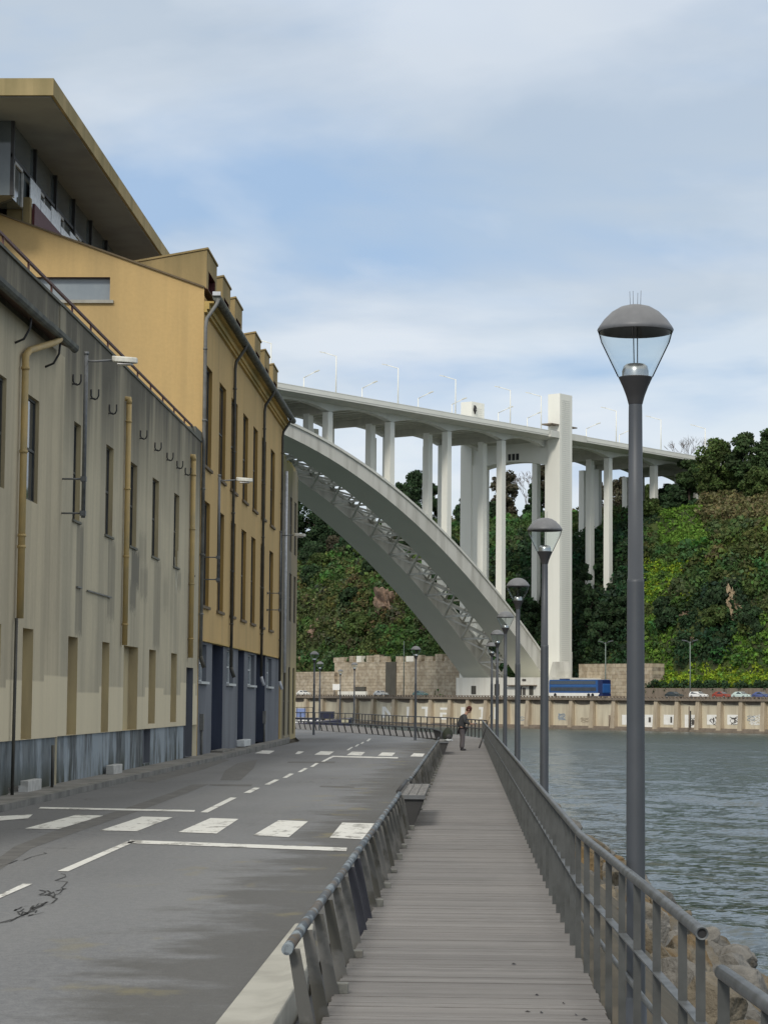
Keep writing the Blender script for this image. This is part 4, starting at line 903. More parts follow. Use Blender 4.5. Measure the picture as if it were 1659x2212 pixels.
M['old'] = old_mat()
ow = []
for k in range(3):
    y = YD0+1.6+k*(YD1-YD0-1.)/3; ow += [[y, y+1.3, 8.6, 11.1], [y, y+1.3, 5.4, 7.6], [y, y+1.2, .2, 3.3]]
mb = MB(); wall_grid(mb, XW, YD0, YD1, 0, 12.2, ow)
nn = 24
for k in range(nn):
    a = YD0+(YD1-YD0)*k/nn; b = YD0+(YD1-YD0)*(k+1)/nn; h = .25+.3*random.random(); mb.box(XW-.4, a, 12.2, XW, b, 12.2+h)
mb.quad((XW, YD1, 0), (XW-12, YD1, 0), (XW-12, YD1, 12.2), (XW, YD1, 12.2)); mb.quad((XW-12, YD0, 0), (XW, YD0, 0), (XW, YD0, 12.2), (XW-12, YD0, 12.2))
mb.build('wall', M['old'], t, t.location)
for o in ow: reveal(XW, o, .07, 'opening', M['old'], t, M['soil_black'])
mb = MB(); mb.tube([(XW+.1, YD0+.7, 11.9), (XW+.1, YD0+.7, 3.0)], .07, 10); mb.build('drainpipe', M['pipe_white'], t, t.location)
# ---- wall lamps
def wall_lamp(label, y, first=None):
    t = empty('wall_lamp', (XW, y, 5.3), label=label, cat='wall lamp', group='street lamps bracketed off the facades')
    X = XW+.53-XW
    mb = MB(); mb.tube([(.53, 0, .05), (.53, 0, 3.3)], .042, 12); mb.tube([(.53, 0, 3.3), (.53, 0, 3.36)], .05, 12); mb.build('pole', M['galv'], t)
    for z in (.14, .82):
        mb = MB(); mb.tube([(0.0, 0, z), (.53, 0, z)], .018, 8); mb.tube([(.0, 0, z), (.05, 0, z)], .05, 10); mb.box(.47, -.05, z-.05, .58, .05, z+.05); mb.build('bracket', M['galv'], t)
    mb = MB(); mb.tube([(.53, 0, 3.18), (.70, 0, 3.17), (1.15, 0, 3.20)], .022, 8); mb.build('arm', M['galv'], t)
    mb = MB(); mb.prism([(1.05, -.06, 3.17), (1.12, -.11, 3.15), (1.45, -.12, 3.13), (1.55, -.06, 3.13), (1.55, .06, 3.13), (1.45, .12, 3.13), (1.12, .11, 3.15), (1.05, .06, 3.17)], (0, 0, .11)); mb.build('lamp_head', M['lamp_white'], t, bevel=.02)
    mb = MB(); mb.box(1.15, -.08, 3.09, 1.45, .08, 3.128); mb.build('diffuser', M['silver'], t, bevel=.015)
wall_lamp('nearest wall lamp on a bracketed grey pole, on the beige building', yz((295, 888))[0])
wall_lamp('wall lamp on a bracketed pole in front of the ochre building', yz((1050, 1110))[0])
wall_lamp('far wall lamp beside the old weathered building, only its head clear against the hill', yz((1395, 1300))[0])
# ================================================================== bridge
DB = Vector((.59, .81, 0)).normalized(); NB = Vector((-DB.y, DB.x, 0)); TB = Vector((25.07, 556.02, 0))
def bp(t_, w, z): return TB + DB*t_ + NB*w + Vector((0, 0, z))
def tat(x, w, y=1200):
    r = ray(x, y); a, b, c, d = DB.x, -r.x, DB.y, -r.y; ex, ey = -(TB+NB*w).x, -(TB+NB*w).y
    det = a*d-b*c; return (ex*d-b*ey)/det
bridge = empty('arch_bridge', (TB.x, TB.y, 3), label='huge pale concrete arch bridge with slender columns and white pylons crossing the river', cat='bridge')
BO = bridge.location
def pbox(mb, t0, t1, w0, w1, z0, z1, taper=0):
    c = [(t0, w0), (t1, w0), (t1, w1), (t0, w1)]; k = taper
    lo = [bp(a, b, z0) for a, b in c]; hi = [bp(a+(k if a == t0 else -k), b+(k if b == w0 else -k), z1) for a, b in c]
    mb.add(lo+hi, [(0,3,2,1),(4,5,6,7),(0,1,5,4),(1,2,6,5),(2,3,7,6),(3,0,4,7)])
DW = 28.0; TL, TR = -190., 150.
piers = [tat(x, 5) for x in (703, 838, 962, 1080)]; sp = (piers[-1]-piers[0])/3
piersR = [tat(x, 5) for x in (1312, 1411)]
pl_ = [piers[0]-sp*k for k in (5, 4, 3, 2, 1)]+piers; pr_ = piersR+[piersR[-1]+21.8*k for k in (1, 2, 3, 4)]
# carriageway slab with cantilevered edge
def strip(mb, prof, t0, t1, n=1):
    # prof: list of (w,z) closed
    for k in range(n):
        a = t0+(t1-t0)*k/n; b = t0+(t1-t0)*(k+1)/n
        mb.add([bp(a, w, z) for w, z in prof]+[bp(b, w, z) for w, z in prof],
               [tuple(range(len(prof)))[::-1], tuple(range(len(prof), 2*len(prof)))]+[(i, (i+1) % len(prof), len(prof)+(i+1) % len(prof), len(prof)+i) for i in range(len(prof))])
mb = MB(); strip(mb, [(0, 66.75), (0, 66.35), (3.6, 65.95), (DW-3.6, 65.95), (DW, 66.35), (DW, 66.75)], TL, TR, 8); mb.build('deck', M['bridge'], bridge, BO)
# parapets
for w in (0, DW):
    mb = MB(); strip(mb, [(w-.06, 66.76), (w+.06, 66.76), (w+.06, 67.66), (w-.06, 67.66)], TL, -9); strip(mb, [(w-.06, 66.76), (w+.06, 66.76), (w+.06, 67.66), (w-.06, 67.66)], 7, TR)
    strip(mb, [(w-.10, 67.66), (w+.10, 67.66), (w+.10, 67.80), (w-.10, 67.80)], TL, -9); strip(mb, [(w-.10, 67.66), (w+.10, 67.66), (w+.10, 67.80), (w-.10, 67.80)], 7, TR)
    if w == 0:
        mb2 = mb
    mb.build('parapet', M['bridge_white'], bridge, BO)
# balcony around the near pylon
for w0, w1 in ((-.5, 3), (DW-3, DW+.5)):
    mb = MB(); pbox(mb, -9, 7, w0, w1, 66.2, 66.75); pbox(mb, -9, 7, w0 if w0 < 0 else w1-.12, w0+.12 if w0 < 0 else w1, 66.75, 67.8); mb.build('pylon_balcony', M['bridge'], bridge, BO)
# spandrel arched beams
def archbeam(w0, w1, ts, depth=1.75, crown=.35):
    for a, b in zip(ts, ts[1:]):
        n_ = 12; lo = []; 
        for k in range(n_+1):
            f = k/n_; tt = a+(b-a)*f; sgl = 1-(2*f-1)**2
            lo.append((tt, 65.95-depth+(depth-crown)*sgl))
        mb = MB()
        for (t0, z0), (t1, z1) in zip(lo, lo[1:]):
            mb.add([bp(t0, w0, z0), bp(t1, w0, z1), bp(t1, w0, 65.96), bp(t0, w0, 65.96), bp(t0, w1, z0), bp(t1, w1, z1), bp(t1, w1, 65.96), bp(t0, w1, 65.96)],
                   [(0,1,2,3),(7,6,5,4),(0,4,5,1),(3,2,6,7),(0,3,7,4),(1,5,6,2)])
        mb.build('spandrel_beam', M['bridge'], bridge, BO)
        mb = MB()   # cross ribs under the deck
        for k in range(1, 8):
            tt = a+(b-a)*k/8; f = k/8; z = 65.95-.25-.75*(2*f-1)**2
            pbox(mb, tt-.14, tt+.14, 6.2 if w0 < 10 else DW-6.2, DW/2, z, 65.96)
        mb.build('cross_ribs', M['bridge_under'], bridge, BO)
allL = pl_+[-5.]; allR = [2.]+pr_
for w0 in (4.0, DW-5.6):
    archbeam(w0, w0+1.6, allL); archbeam(w0, w0+1.6, allR)
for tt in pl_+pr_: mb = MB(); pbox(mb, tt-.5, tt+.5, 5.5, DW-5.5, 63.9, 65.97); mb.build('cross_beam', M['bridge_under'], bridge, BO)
# arch ribs
def ztop(t_): return 63.2-.00318*(t_+132)**2
def zbot(t_): return ztop(t_)-(3.1+max(0, (t_+105))/105*2.2)
def rib(w0, w1, t0=-180., t1=1.5):
    n_ = 46; ts = [t0+(t1-t0)*k/n_ for k in range(n_+1)]
    rt = MB(); ru = MB(); leds = {w0: MB(), w1: MB()}
    for a, b in zip(ts, ts[1:]):
        rt.quad(bp(a, w0, zbot(a)), bp(b, w0, zbot(b)), bp(b, w0, ztop(b)), bp(a, w0, ztop(a)))
        rt.quad(bp(b, w1, zbot(b)), bp(a, w1, zbot(a)), bp(a, w1, ztop(a)), bp(b, w1, ztop(b)))
        rt.quad(bp(a, w0, ztop(a)), bp(b, w0, ztop(b)), bp(b, w1, ztop(b)), bp(a, w1, ztop(a)))
        ru.quad(bp(a, w1, zbot(a)), bp(b, w1, zbot(b)), bp(b, w0, zbot(b)), bp(a, w0, zbot(a)))
        for q in (w0, w1):
            s_ = -1 if q == w0 else 1
            leds[q].add([bp(a, q, ztop(a)-.45), bp(b, q, ztop(b)-.45), bp(b, q+s_*.35, ztop(b)-.45), bp(a, q+s_*.35, ztop(a)-.45), bp(a, q, ztop(a)+.12), bp(b, q, ztop(b)+.12), bp(b, q+s_*.35, ztop(b)+.12), bp(a, q+s_*.35, ztop(a)+.12)],
                    [(0,1,2,3),(7,6,5,4),(0,4,5,1),(3,2,6,7)])
    o = rt.build('arch_rib', M['rib_side'], bridge, BO)
    ru.build('rib_soffit', M['rib_under'], o, BO); [l_.build('rib_ledge', M['bridge'], o, BO) for l_ in leds.values()]
rib(3, 11); rib(19.5, 27.5)
# steel/concrete lattice between the ribs: two layers of X bracing and cross struts
mb = MB(); t_ = -176.; st = 7.2; k = 0
while t_ < -6:
    for zo, wd in ((-.5, .42), (None, .42)):
        za = (ztop(t_)-.6) if zo else zbot(t_)+.4; zb_ = (ztop(t_+st)-.6) if zo else zbot(t_+st)+.4
        mb.bar(bp(t_, 11, za), bp(t_, 19.5, za), wd, wd)
        mb.bar(bp(t_, 11, za), bp(t_+st, 19.5, zb_), wd, wd); mb.bar(bp(t_, 19.5, za), bp(t_+st, 11, zb_), wd, wd)
    mb.bar(bp(t_, 11, ztop(t_)-.6), bp(t_, 15.2, zbot(t_)+.4), .35, .35); mb.bar(bp(t_, 19.5, ztop(t_)-.6), bp(t_, 15.2, zbot(t_)+.4), .35, .35)
    t_ += st
mb.build('lattice_bracing', M['rib_side'], bridge, BO)
# columns
def groundz_bridge(t_, w): return 0
BPOST = []
def column(t_, w, zb, s=.84):
    mb = MB(); pbox(mb, t_-s, t_+s, w-s, w+s, zb, 64.2, taper=.05); mb.build('column', M['bridge_white'], bridge, BO)
    mb = MB()
CW = (4.8, 10.3, 22.3, 27.0)
for tt in pl_:
    for w in CW:
        column(tt, w, ztop(min(tt, 1))-.3)
# pylons
def pylon(w0, w1, ribbed_w0=True):
    mb = MB(); pbox(mb, -5.2, .2, w0, w1, 2.6, 77.2); o = mb.build('pylon', M['bridge_white'], bridge, BO)
    mb = MB(); z = 8.
    while z < 76: pbox(mb, -4.4, -.9, w0-.05, w0+.01, z, z+.22); z += .5
    mb.build('louvre_rows', M['louvre'] if 'louvre' in M else M.setdefault('louvre', conc('louvre_concrete', (.76, .76, .71), (.72, .72, .67), (.66, .66, .61), .1)), o, BO)
    mb = MB(); pbox(mb, -8.5, -5.2, w0+.2, w1-.1, 69.3, 69.6); pbox(mb, .2, 2.8, w0+.2, w1-.1, 69.3, 69.6); mb.build('canopy', M['coping'], o, BO)
pylon(-.6, 2.9); pylon(26.0, 29.4)
# portal wall between the pylons with a shallow arched foot
mb = MB(); n_ = 16
for k in range(n_):
    a = 2.9+(26.0-2.9)*k/n_; b = 2.9+(26.0-2.9)*(k+1)/n_
    zf = lambda w: 59.6+1.6*(1-((w-14.45)/11.55)**2)
    for t0, flip in ((-4.6, 0), (-.4, 1)):
        q = [bp(t0, a, zf(a)), bp(t0, b, zf(b)), bp(t0, b, 65.97), bp(t0, a, 65.97)]; mb.quad(*(q if flip else q[::-1]))
    mb.quad(bp(-4.6, a, zf(a)), bp(-4.6, b, zf(b)), bp(-.4, b, zf(b)), bp(-.4, a, zf(a)))
mb.build('portal_wall', M['bridge_white'], bridge, BO)
for x in (1100.5, 1109, 1117.5):
    q = onplane(x, 984, bp(-4.65, 0, 0), DB); w = (q-TB).dot(NB); mb = MB(); pbox(mb, -4.66, -4.5, w-.42, w+.42, 61.6, 63.2); mb.build('portal_window', M['soil_black'], bridge, BO)
mb = MB(); pbox(mb, -5., 0, 24.2, 26.0, 2.6, 61.); pbox(mb, -5., 0, 2.9, 3.9, 2.6, 60.); mb.build('pylon_leg', M['bridge_white'], bridge, BO)
# ================================================================== far bank
QD = Vector((.65, -.76, 0)).normalized(); MD = Vector((-QD.y, QD.x, 0)); PQ = Vector((62, 467, 0))
def fq(u, v, z=0.): return PQ + QD*u + MD*v + Vector((0, 0, z))
def ufar(x, v, y=1500):
    r = ray(x, y); o = PQ+MD*v; a, b, c, d = QD.x, -r.x, QD.y, -r.y; det = a*d-b*c; return ((-o.x)*d-b*(-o.y))/det
def uv_of(p): q = Vector((p[0], p[1], 0))-PQ; return q.dot(QD), q.dot(MD)
def zfar(x, y, v):   # height at which the ray through a pixel meets the vertical sheet at distance v
    return onplane(x, y, fq(0, v), MD).z
def qbox(mb, u0, u1, v0, v1, z0, z1):
    c = [(u0, v0), (u1, v0), (u1, v1), (u0, v1)]; lo = [fq(a, b, z0) for a, b in c]; hi = [fq(a, b, z1) for a, b in c]
    return mb.add(lo+hi, [(0,3,2,1),(4,5,6,7),(0,1,5,4),(1,2,6,5),(2,3,7,6),(3,0,4,7)])
UL, UR = -420., 190.
quay = empty('quay_wall', fq(0, 0, -4), label='long cream concrete quay wall with buttresses along the far bank', cat='quay wall')
QO = quay.location
mb = MB(); qbox(mb, UL, UR, 0, 3, -5, 2.35); mb.build('wall', M['quay'], quay, QO)
mb = MB(); qbox(mb, UL, UR, -1.1, 3, 2.35, 2.80); qbox(mb, UL, UR, -.9, 0.01, -3.75, -3.35); qbox(mb, UL, UR, -1.3, 0.01, -4.9, -3.75); mb.build('coping', M['coping'], quay, QO)
bu = [-130.3, -122.0, -115.0, -107.9, -100.7, -94.1, -87.6, -80.3, -73.0, -65.7, -58.5, -51.7, -44.9, -38.4, -31.9, -25.7, -19.6, -13.4, -7.4, -1.3]
bu = [bu[0]-7.*k for k in range(34, 0, -1)]+bu+[bu[-1]+6.1*k for k in range(1, 20)]
for u in bu:
    mb = MB(); c = [(u-.55, 0), (u+.55, 0), (u+.42, -1.0), (u-.42, -1.0)]
    mb.add([fq(u-.62, 0.02, -4.8), fq(u+.62, .02, -4.8), fq(u+.62, -1.25, -3.9), fq(u-.62, -1.25, -3.9), fq(u-.5, .02, 2.349), fq(u+.5, .02, 2.349), fq(u+.5, -.8, 2.349), fq(u-.5, -.8, 2.349)],
           [(0,3,2,1),(4,5,6,7),(0,1,5,4),(1,2,6,5),(2,3,7,6),(3,0,4,7)]); mb.build('buttress', M['buttress'], quay, QO) if -180 < u < 30 else mb.build('buttress', M['buttress'], quay, QO)
# balustrade on the quay edge
mb = MB(); u = -215.
while u < 60: qbox(mb, u, u+.35, .1, .35, 2.8, 3.16); u += 1.05
qbox(mb, UL, UR, .05, .4, 3.16, 3.27); mb.build('balustrade', M['coping'], quay, QO)
# dark scalloped patches, flat sheets under the coping
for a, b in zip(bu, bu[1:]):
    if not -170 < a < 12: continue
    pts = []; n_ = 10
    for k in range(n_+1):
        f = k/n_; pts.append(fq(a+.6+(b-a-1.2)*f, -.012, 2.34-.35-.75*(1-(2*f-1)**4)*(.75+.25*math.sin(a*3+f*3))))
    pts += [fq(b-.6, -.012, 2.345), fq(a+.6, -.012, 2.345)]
    mb = MB(); mb.add(pts, [tuple(range(len(pts)))]); mb.build('dark_scallop', M['coping'], quay, QO)
# painted letters
def letter(ch, xl, xr, yt=1527, yb=1553, name='painted_letter'):
    u0, u1 = ufar(xl, 0), ufar(xr, 0); z1, z0 = zfar((xl+xr)/2, yt, 0), zfar((xl+xr)/2, yb, 0)
    z0 = max(z0, -3.3); S = {'N': [[(0, 0), (.24, 0), (.24, 1), (0, 1)], [(.76, 0), (1, 0), (1, 1), (.76, 1)], [(.0, 1), (.28, 1), (1, 0), (.72, 0)]],
        'I': [[(.0, 0), (1, 0), (1, 1), (.0, 1)]], 'T': [[(0, .8), (1, .8), (1, 1), (0, 1)], [(.40, 0), (.78, 0), (.78, .8), (.40, .8)]],
        '2': [[(0, .82), (1, .82), (1, 1), (0, 1)], [(.78, .58), (1, .58), (1, .82), (.78, .82)], [(0, .42), (1, .42), (1, .58), (0, .58)], [(0, .18), (.26, .18), (.26, .42), (0, .42)], [(0, 0), (1, 0), (1, .18), (0, .18)]],
        '1': [[(.40, .14), (.80, .14), (.80, 1), (.40, 1)], [(0, .80), (.40, .80), (.40, 1), (.0, 1)], [(.1, 0), (1, 0), (1, .14), (.1, .14)]]}[ch]
    mb = MB()
    for i, q in enumerate(S): mb.prism([fq(u0+(u1-u0)*a, -.02-.004*i, z0+(z1-z0)*b) for a, b in q], MD*.015)
    mb.build(name, M['sign_white'], quay, QO)
letter('N', 826, 851, 1527, 1551); letter('I', 879, 884.5, 1527, 1551); letter('T', 911, 930, 1527, 1551); letter('2', 951, 971.5, 1529, 1555)
letter('I', 996, 1005, 1528, 1554); letter('1', 1034.5, 1047, 1528, 1554); letter('I', 1068, 1073, 1528, 1554)
# white painted panels further right, with dark slots and scrawls
M['ink'] = simple('dark_paint', (.10, .09, .08), .8); M['blue_paint'] = simple('blue_grey_spray', (.30, .38, .48), .8); M['pale_cream'] = simple('cream_paint', (.78, .74, .62), .8, c2=(.70, .64, .5), scale=1.)
def wrect(mb, xa, xb, ya, yb, off): 
    u0, u1 = ufar(xa, 0), ufar(xb, 0); xm = (xa+xb)/2; z1, z0 = zfar(xm, ya, 0), zfar(xm, yb, 0); mb.prism([fq(u0, off, z0), fq(u1, off, z0), fq(u1, off, z1), fq(u0, off, z1)], MD*.01)
def pnl(p): return 1429.5+.1382*p
for i, (xa, xb, slots) in enumerate([(1343.5, 1354, []), (1391, 1416.5, [(1401, 1406, 1550, 1561)]), (1433.5, 1461.5, [(1448, 1452, 1549, 1562)]), (1479, 1507, [(1488, 1493, 1536, 1575), (1494, 1500, 1556, 1566)]),
                                   (1527, 1553, [(1540, 1543, 1551, 1562), (1545, 1550, 1549, 1553)]), (1571, 1600, [(1581, 1591, 1551, 1553.5), (1586, 1589, 1553.5, 1562)])]):
    mb = MB(); wrect(mb, xa, xb, 1544.5, 1572 if i in (1, 3) else 1566, -.02); mb.build('white_paint_block', M['sign_white'], quay, QO)
    for s_ in slots: mb = MB(); wrect(mb, *s_, -.035); mb.build('dark_mark', M['ink'], quay, QO)
def scrawl(cx, cy, w, h, mat, seed, n=26):
    r_ = random.Random(seed); u0 = ufar(cx, 0); z0 = zfar(cx, cy, 0); pts = []
    for k in range(n):
        a = k*.9; pts.append(fq(u0+w*math.sin(a*1.3+seed)*.5*(1-.3*r_.random()), -.03, z0+h*math.cos(a+seed*2)*.5*(1-.4*r_.random())))
    mb = MB()
    for a, b in zip(pts, pts[1:]): mb.bar(a, b, .10, .02, up=MD)
    mb.build('graffiti', mat, quay, QO)
scrawl(1214, 1549, 2.9, 1.7, M['blue_paint'], 3); scrawl(1263, 1556, 3.2, 1.2, M['buttress'], 5, 18); scrawl(1496, 1560, 1.6, 1.8, M['ink'], 8, 14); scrawl(1540, 1561, 2.2, 1.6, M['ink'], 9, 12); scrawl(1587, 1558, 3.0, 2.0, M['ink'], 12, 18)
scrawl(1633, 1556, 4.0, 2.4, M['sign_white'], 13, 40); scrawl(1622, 1552, 2.4, 1.4, M['blue_paint'], 14, 12); scrawl(1130, 1553, 1.8, 1.0, M['blue_paint'], 4, 10)
mb = MB()
for x in (1488.5,): u = ufar(x, -1.2); mb.tube([fq(u, -1.2, -4.6), fq(u, -1.2, 1.2)], .16, 8)
u = ufar(1317, -.2); mb.tube([fq(u, -.3, -4.2), fq(u, -.3, -.9)], .18, 8); mb.build('mooring_pile', M['coping'], quay, QO)
# far road + strip
mb = MB(); qbox(mb, UL, UR, 3, 60, 1., 2.93); struct(mb.build('far_road', M['asphalt']))
# ---------------------------------------------------------------- hill
def prof(v, u):
    sh = 3.5*noise.noise(Vector((u*.02, 1.3, 0)))+1.5*noise.noise(Vector((u*.07, 5.3, 0)))
    v = v-sh-(4 if u > -60 else 0)*0
    P_ = [(30, 2.0), (37, 3.2), (40, 12.), (49, 28.), (60, 40.), (70, 47.5), (80, 52.5), (100, 54.5), (160, 57.), (400, 62.)]
    if v <= P_[0][0]: return P_[0][1]
    for (a, za), (b, zb_) in zip(P_, P_[1:]):
        if v <= b: return za+(zb_-za)*(v-a)/(b-a)
    return P_[-1][1]
def hz(u, v):
    amp = max(0., min(1., (v-34)/10.))*(1. if v < 90 else .4)
    return prof(v, u)+amp*(3.2*noise.noise(Vector((u*.035, v*.05, 2.)))+1.6*noise.noise(Vector((u*.11, v*.11, 9.))))
us = np.arange(UL, UR+1, 4.0); vs = np.concatenate([np.arange(31, 100, 2.5), np.arange(100, 420, 16.)])
mb = MB(); nu, nv = len(us), len(vs)
mb.v = [tuple(fq(u, v, hz(u, v))) for v in vs for u in us]
for j in range(nv-1):
    for i in range(nu-1): mb.f.append((j*nu+i, j*nu+i+1, (j+1)*nu+i+1, (j+1)*nu+i)); mb.sm.append(True)
def hill_mat():
    m, nt, bs = newmat('hill_earth'); P = pos(nt); f, r = noise_fac(nt, P, .12, detail=6, lo=.4, hi=.6); f2, r2 = noise_fac(nt, P, .5, detail=6, lo=.5, hi=.6)
    c = mix(nt, f, (.035, .055, .016), (.07, .10, .022)); c = mix(nt, math_(nt, 'MULTIPLY', f2, .5), c, (.06, .05, .03)); L(nt, c, bs.inputs['Base Color']); bs.inputs['Roughness'].default_value = .95; return m
struct(mb.build('hillside', hill_mat()))
# ---------------------------------------------------------------- foliage helpers (leaf sized faces with a per-leaf tint)
def leaf_mesh(name, centers, radii, per, size, cols, squash=.8, flat=.35, seed=0, shell=.55, upbias=0.):
    """centers (n,3) radii (n,) -> n*per quads scattered through each clump; cols (n,3) base colour per clump"""
    g = np.random.default_rng(seed); n = len(centers); C = np.repeat(np.asarray(centers, float), per, 0); Rr = np.repeat(np.asarray(radii, float), per)
    d = g.normal(size=(n*per, 3)); d /= np.linalg.norm(d, axis=1)[:, None]; rr = shell+(1-shell)*g.random(n*per)**.6
    p = C + d*np.array([1, 1, squash])*(Rr*rr)[:, None]
    nrm = d*.7+g.normal(size=d.shape)*.55+np.array([0, 0, upbias]); nrm /= np.linalg.norm(nrm, axis=1)[:, None]
    a = np.cross(nrm, g.normal(size=d.shape)); a /= np.linalg.norm(a, axis=1)[:, None]; b = np.cross(nrm, a)
    s_ = size*(.55+.9*g.random(n*per)); s_ = s_[:, None]; asp = (.45+.5*g.random(n*per))[:, None]
    V = np.stack([p-a*s_-b*s_*asp*.4, p+a*s_*.2-b*s_*asp, p+a*s_+b*s_*asp*.3, p-a*s_*.3+b*s_*asp], 1).reshape(-1, 3)
    me = bpy.data.meshes.new(name); nf = n*per
    me.vertices.add(len(V)); me.vertices.foreach_set('co', V.astype(np.float32).ravel())
    me.loops.add(nf*4); me.loops.foreach_set('vertex_index', np.arange(nf*4, dtype=np.int32))
    me.polygons.add(nf); me.polygons.foreach_set('loop_start', np.arange(0, nf*4, 4, dtype=np.int32)); me.update(calc_edges=True)
    cl_ = np.asarray(cols, float)*(.72+.56*g.random((n, 1))); c = np.repeat(cl_, per, 0)*(.78+.44*g.random((nf, 1))); c = np.clip(c*(1+.07*g.normal(size=c.shape)), 0.004, .6)
    c4 = np.concatenate([c, np.ones((nf, 1))], 1); at = me.color_attributes.new('tint', 'FLOAT_COLOR', 'POINT'); at.data.foreach_set('color', np.repeat(c4, 4, 0).astype(np.float32).ravel())
    me.materials.append(M['leaf']); return me
def link(name, me, parent=None, loc=None):
    o = bpy.data.objects.new(name, me); COL.objects.link(o)
    if parent: o.parent = parent
    if loc is not None: o.location = loc
    return o
def pix(p):
    d = Vector(p)-ORG; z = d.dot(FW); return CX+FPX*d.dot(RI)/z, CY-FPX*d.dot(UP)/z
# undergrowth on the slope
cs, rs, cc = [], [], []
DG, MG, BG, YG, BR, OL = (.038, .076, .034), (.070, .130, .040), (.135, .25, .040), (.26, .36, .032), (.088, .104, .046), (.098, .130, .042)
tries = 0
while len(cs) < 13500 and tries < 60000:
    tries += 1
    u = random.uniform(-300, 25); v = 34+32*random.random() if random.random() < .72 else 62+40*random.random(); z = hz(u, v); p = fq(u, v, z); x, y = pix(p)
    if x < 560 or x > 1760: continue
    r = random.uniform(.7, 2.0); n1 = noise.noise(Vector((u*.05, v*.06, 4))); n2 = noise.noise(Vector((u*.13, v*.13, 8))); n3 = random.random()
    left = x < 1120
    if left:
        c = DG if n1 > .0 else MG
        if n2 > .28: c = OL
        if n2 < -.30 and y > 1220: c = BR if n3 < .5 else OL
        if y > 1360 and n1 > -.1: c = MG
        if 1220 < y < 1400 and x < 880 and n1 > -.2: c = OL if n3 < .6 else BR
        if 1090 < y < 1200 and x > 1030: c = MG
    else:
        c = DG if n1 > .15 else (MG if n2 < .15 else OL)
        if n2 < -.30 and n3 < .35: c = BR
        if 1380 < x < 1490 and 1215 < y < 1310 and n2 > -.25: c = BG if n3 < .6 else YG
        if 1420 < x < 1545 and 1095 < y < 1185 and n1 < .4: c = BG
        if x > 1370 and 1330 < y < 1455 and n1 < .25: c = BG if n3 < .8 else MG
        if x > 1360 and y > 1440: c = YG if n3 < .75 else BG
        if x > 1540 and y < 1210: c = OL
        if x < 1390 and y > 1150: c = DG
    if c in (BG, YG): r *= .7
    cs.append((p.x, p.y, p.z+r*.25)); rs.append(r); cc.append(c)
o = link('undergrowth', leaf_mesh('undergrowth', cs, rs, 34, .33, cc, squash=.85, seed=3, shell=.5)); o['kind'] = 'stuff'
sel = random.sample(range(len(cs)), 1500); c_b = [(cs[i][0], cs[i][1], cs[i][2]+.5) for i in sel if cc[i] not in (BG, YG)]; r_b = [random.uniform(1.7, 3.3) for _ in c_b]; k_b = [tuple(q*random.uniform(.75, 1.35) for q in cc[i]) for i in sel if cc[i] not in (BG, YG)]
o = link('shrubs', leaf_mesh('shrubs', c_b, r_b, 100, .48, k_b, squash=.8, seed=13, shell=.6)); o['kind'] = 'stuff'
# grass sheet on the plateau edge
cs, rs, cc = [], [], []
for k in range(2600):
    u = random.uniform(-260, 10); v = random.uniform(78, 120); z = hz(u, v); p = fq(u, v, z)
    cs.append((p.x, p.y, z+.1)); rs.append(.9); cc.append((.10, .17, .03) if random.random() < .8 else (.16, .17, .06))
o = link('grass', leaf_mesh('grass', cs, rs, 10, .35, cc, squash=.3, seed=5, upbias=1.5)); o['kind'] = 'stuff'
# tan reeds on the right brow
cs, rs, cc = [], [], []
for k in range(900):
    v = random.uniform(66, 80); x = 1540+200*random.random()+40*noise.noise(Vector((v*.4, 3, 1)))-30*(random.random()**3); u = ufar(x, v); z = hz(u, v); p = fq(u, v, z)
    for q in range(3): cs.append((p.x, p.y, z+.6+q*1.1)); rs.append(.9); cc.append((.19, .175, .085) if random.random() < .7 else (.10, .11, .04))
o = link('reeds', leaf_mesh('reeds', cs, rs, 12, .42, cc, squash=1.2, seed=6)); o['kind'] = 'stuff'
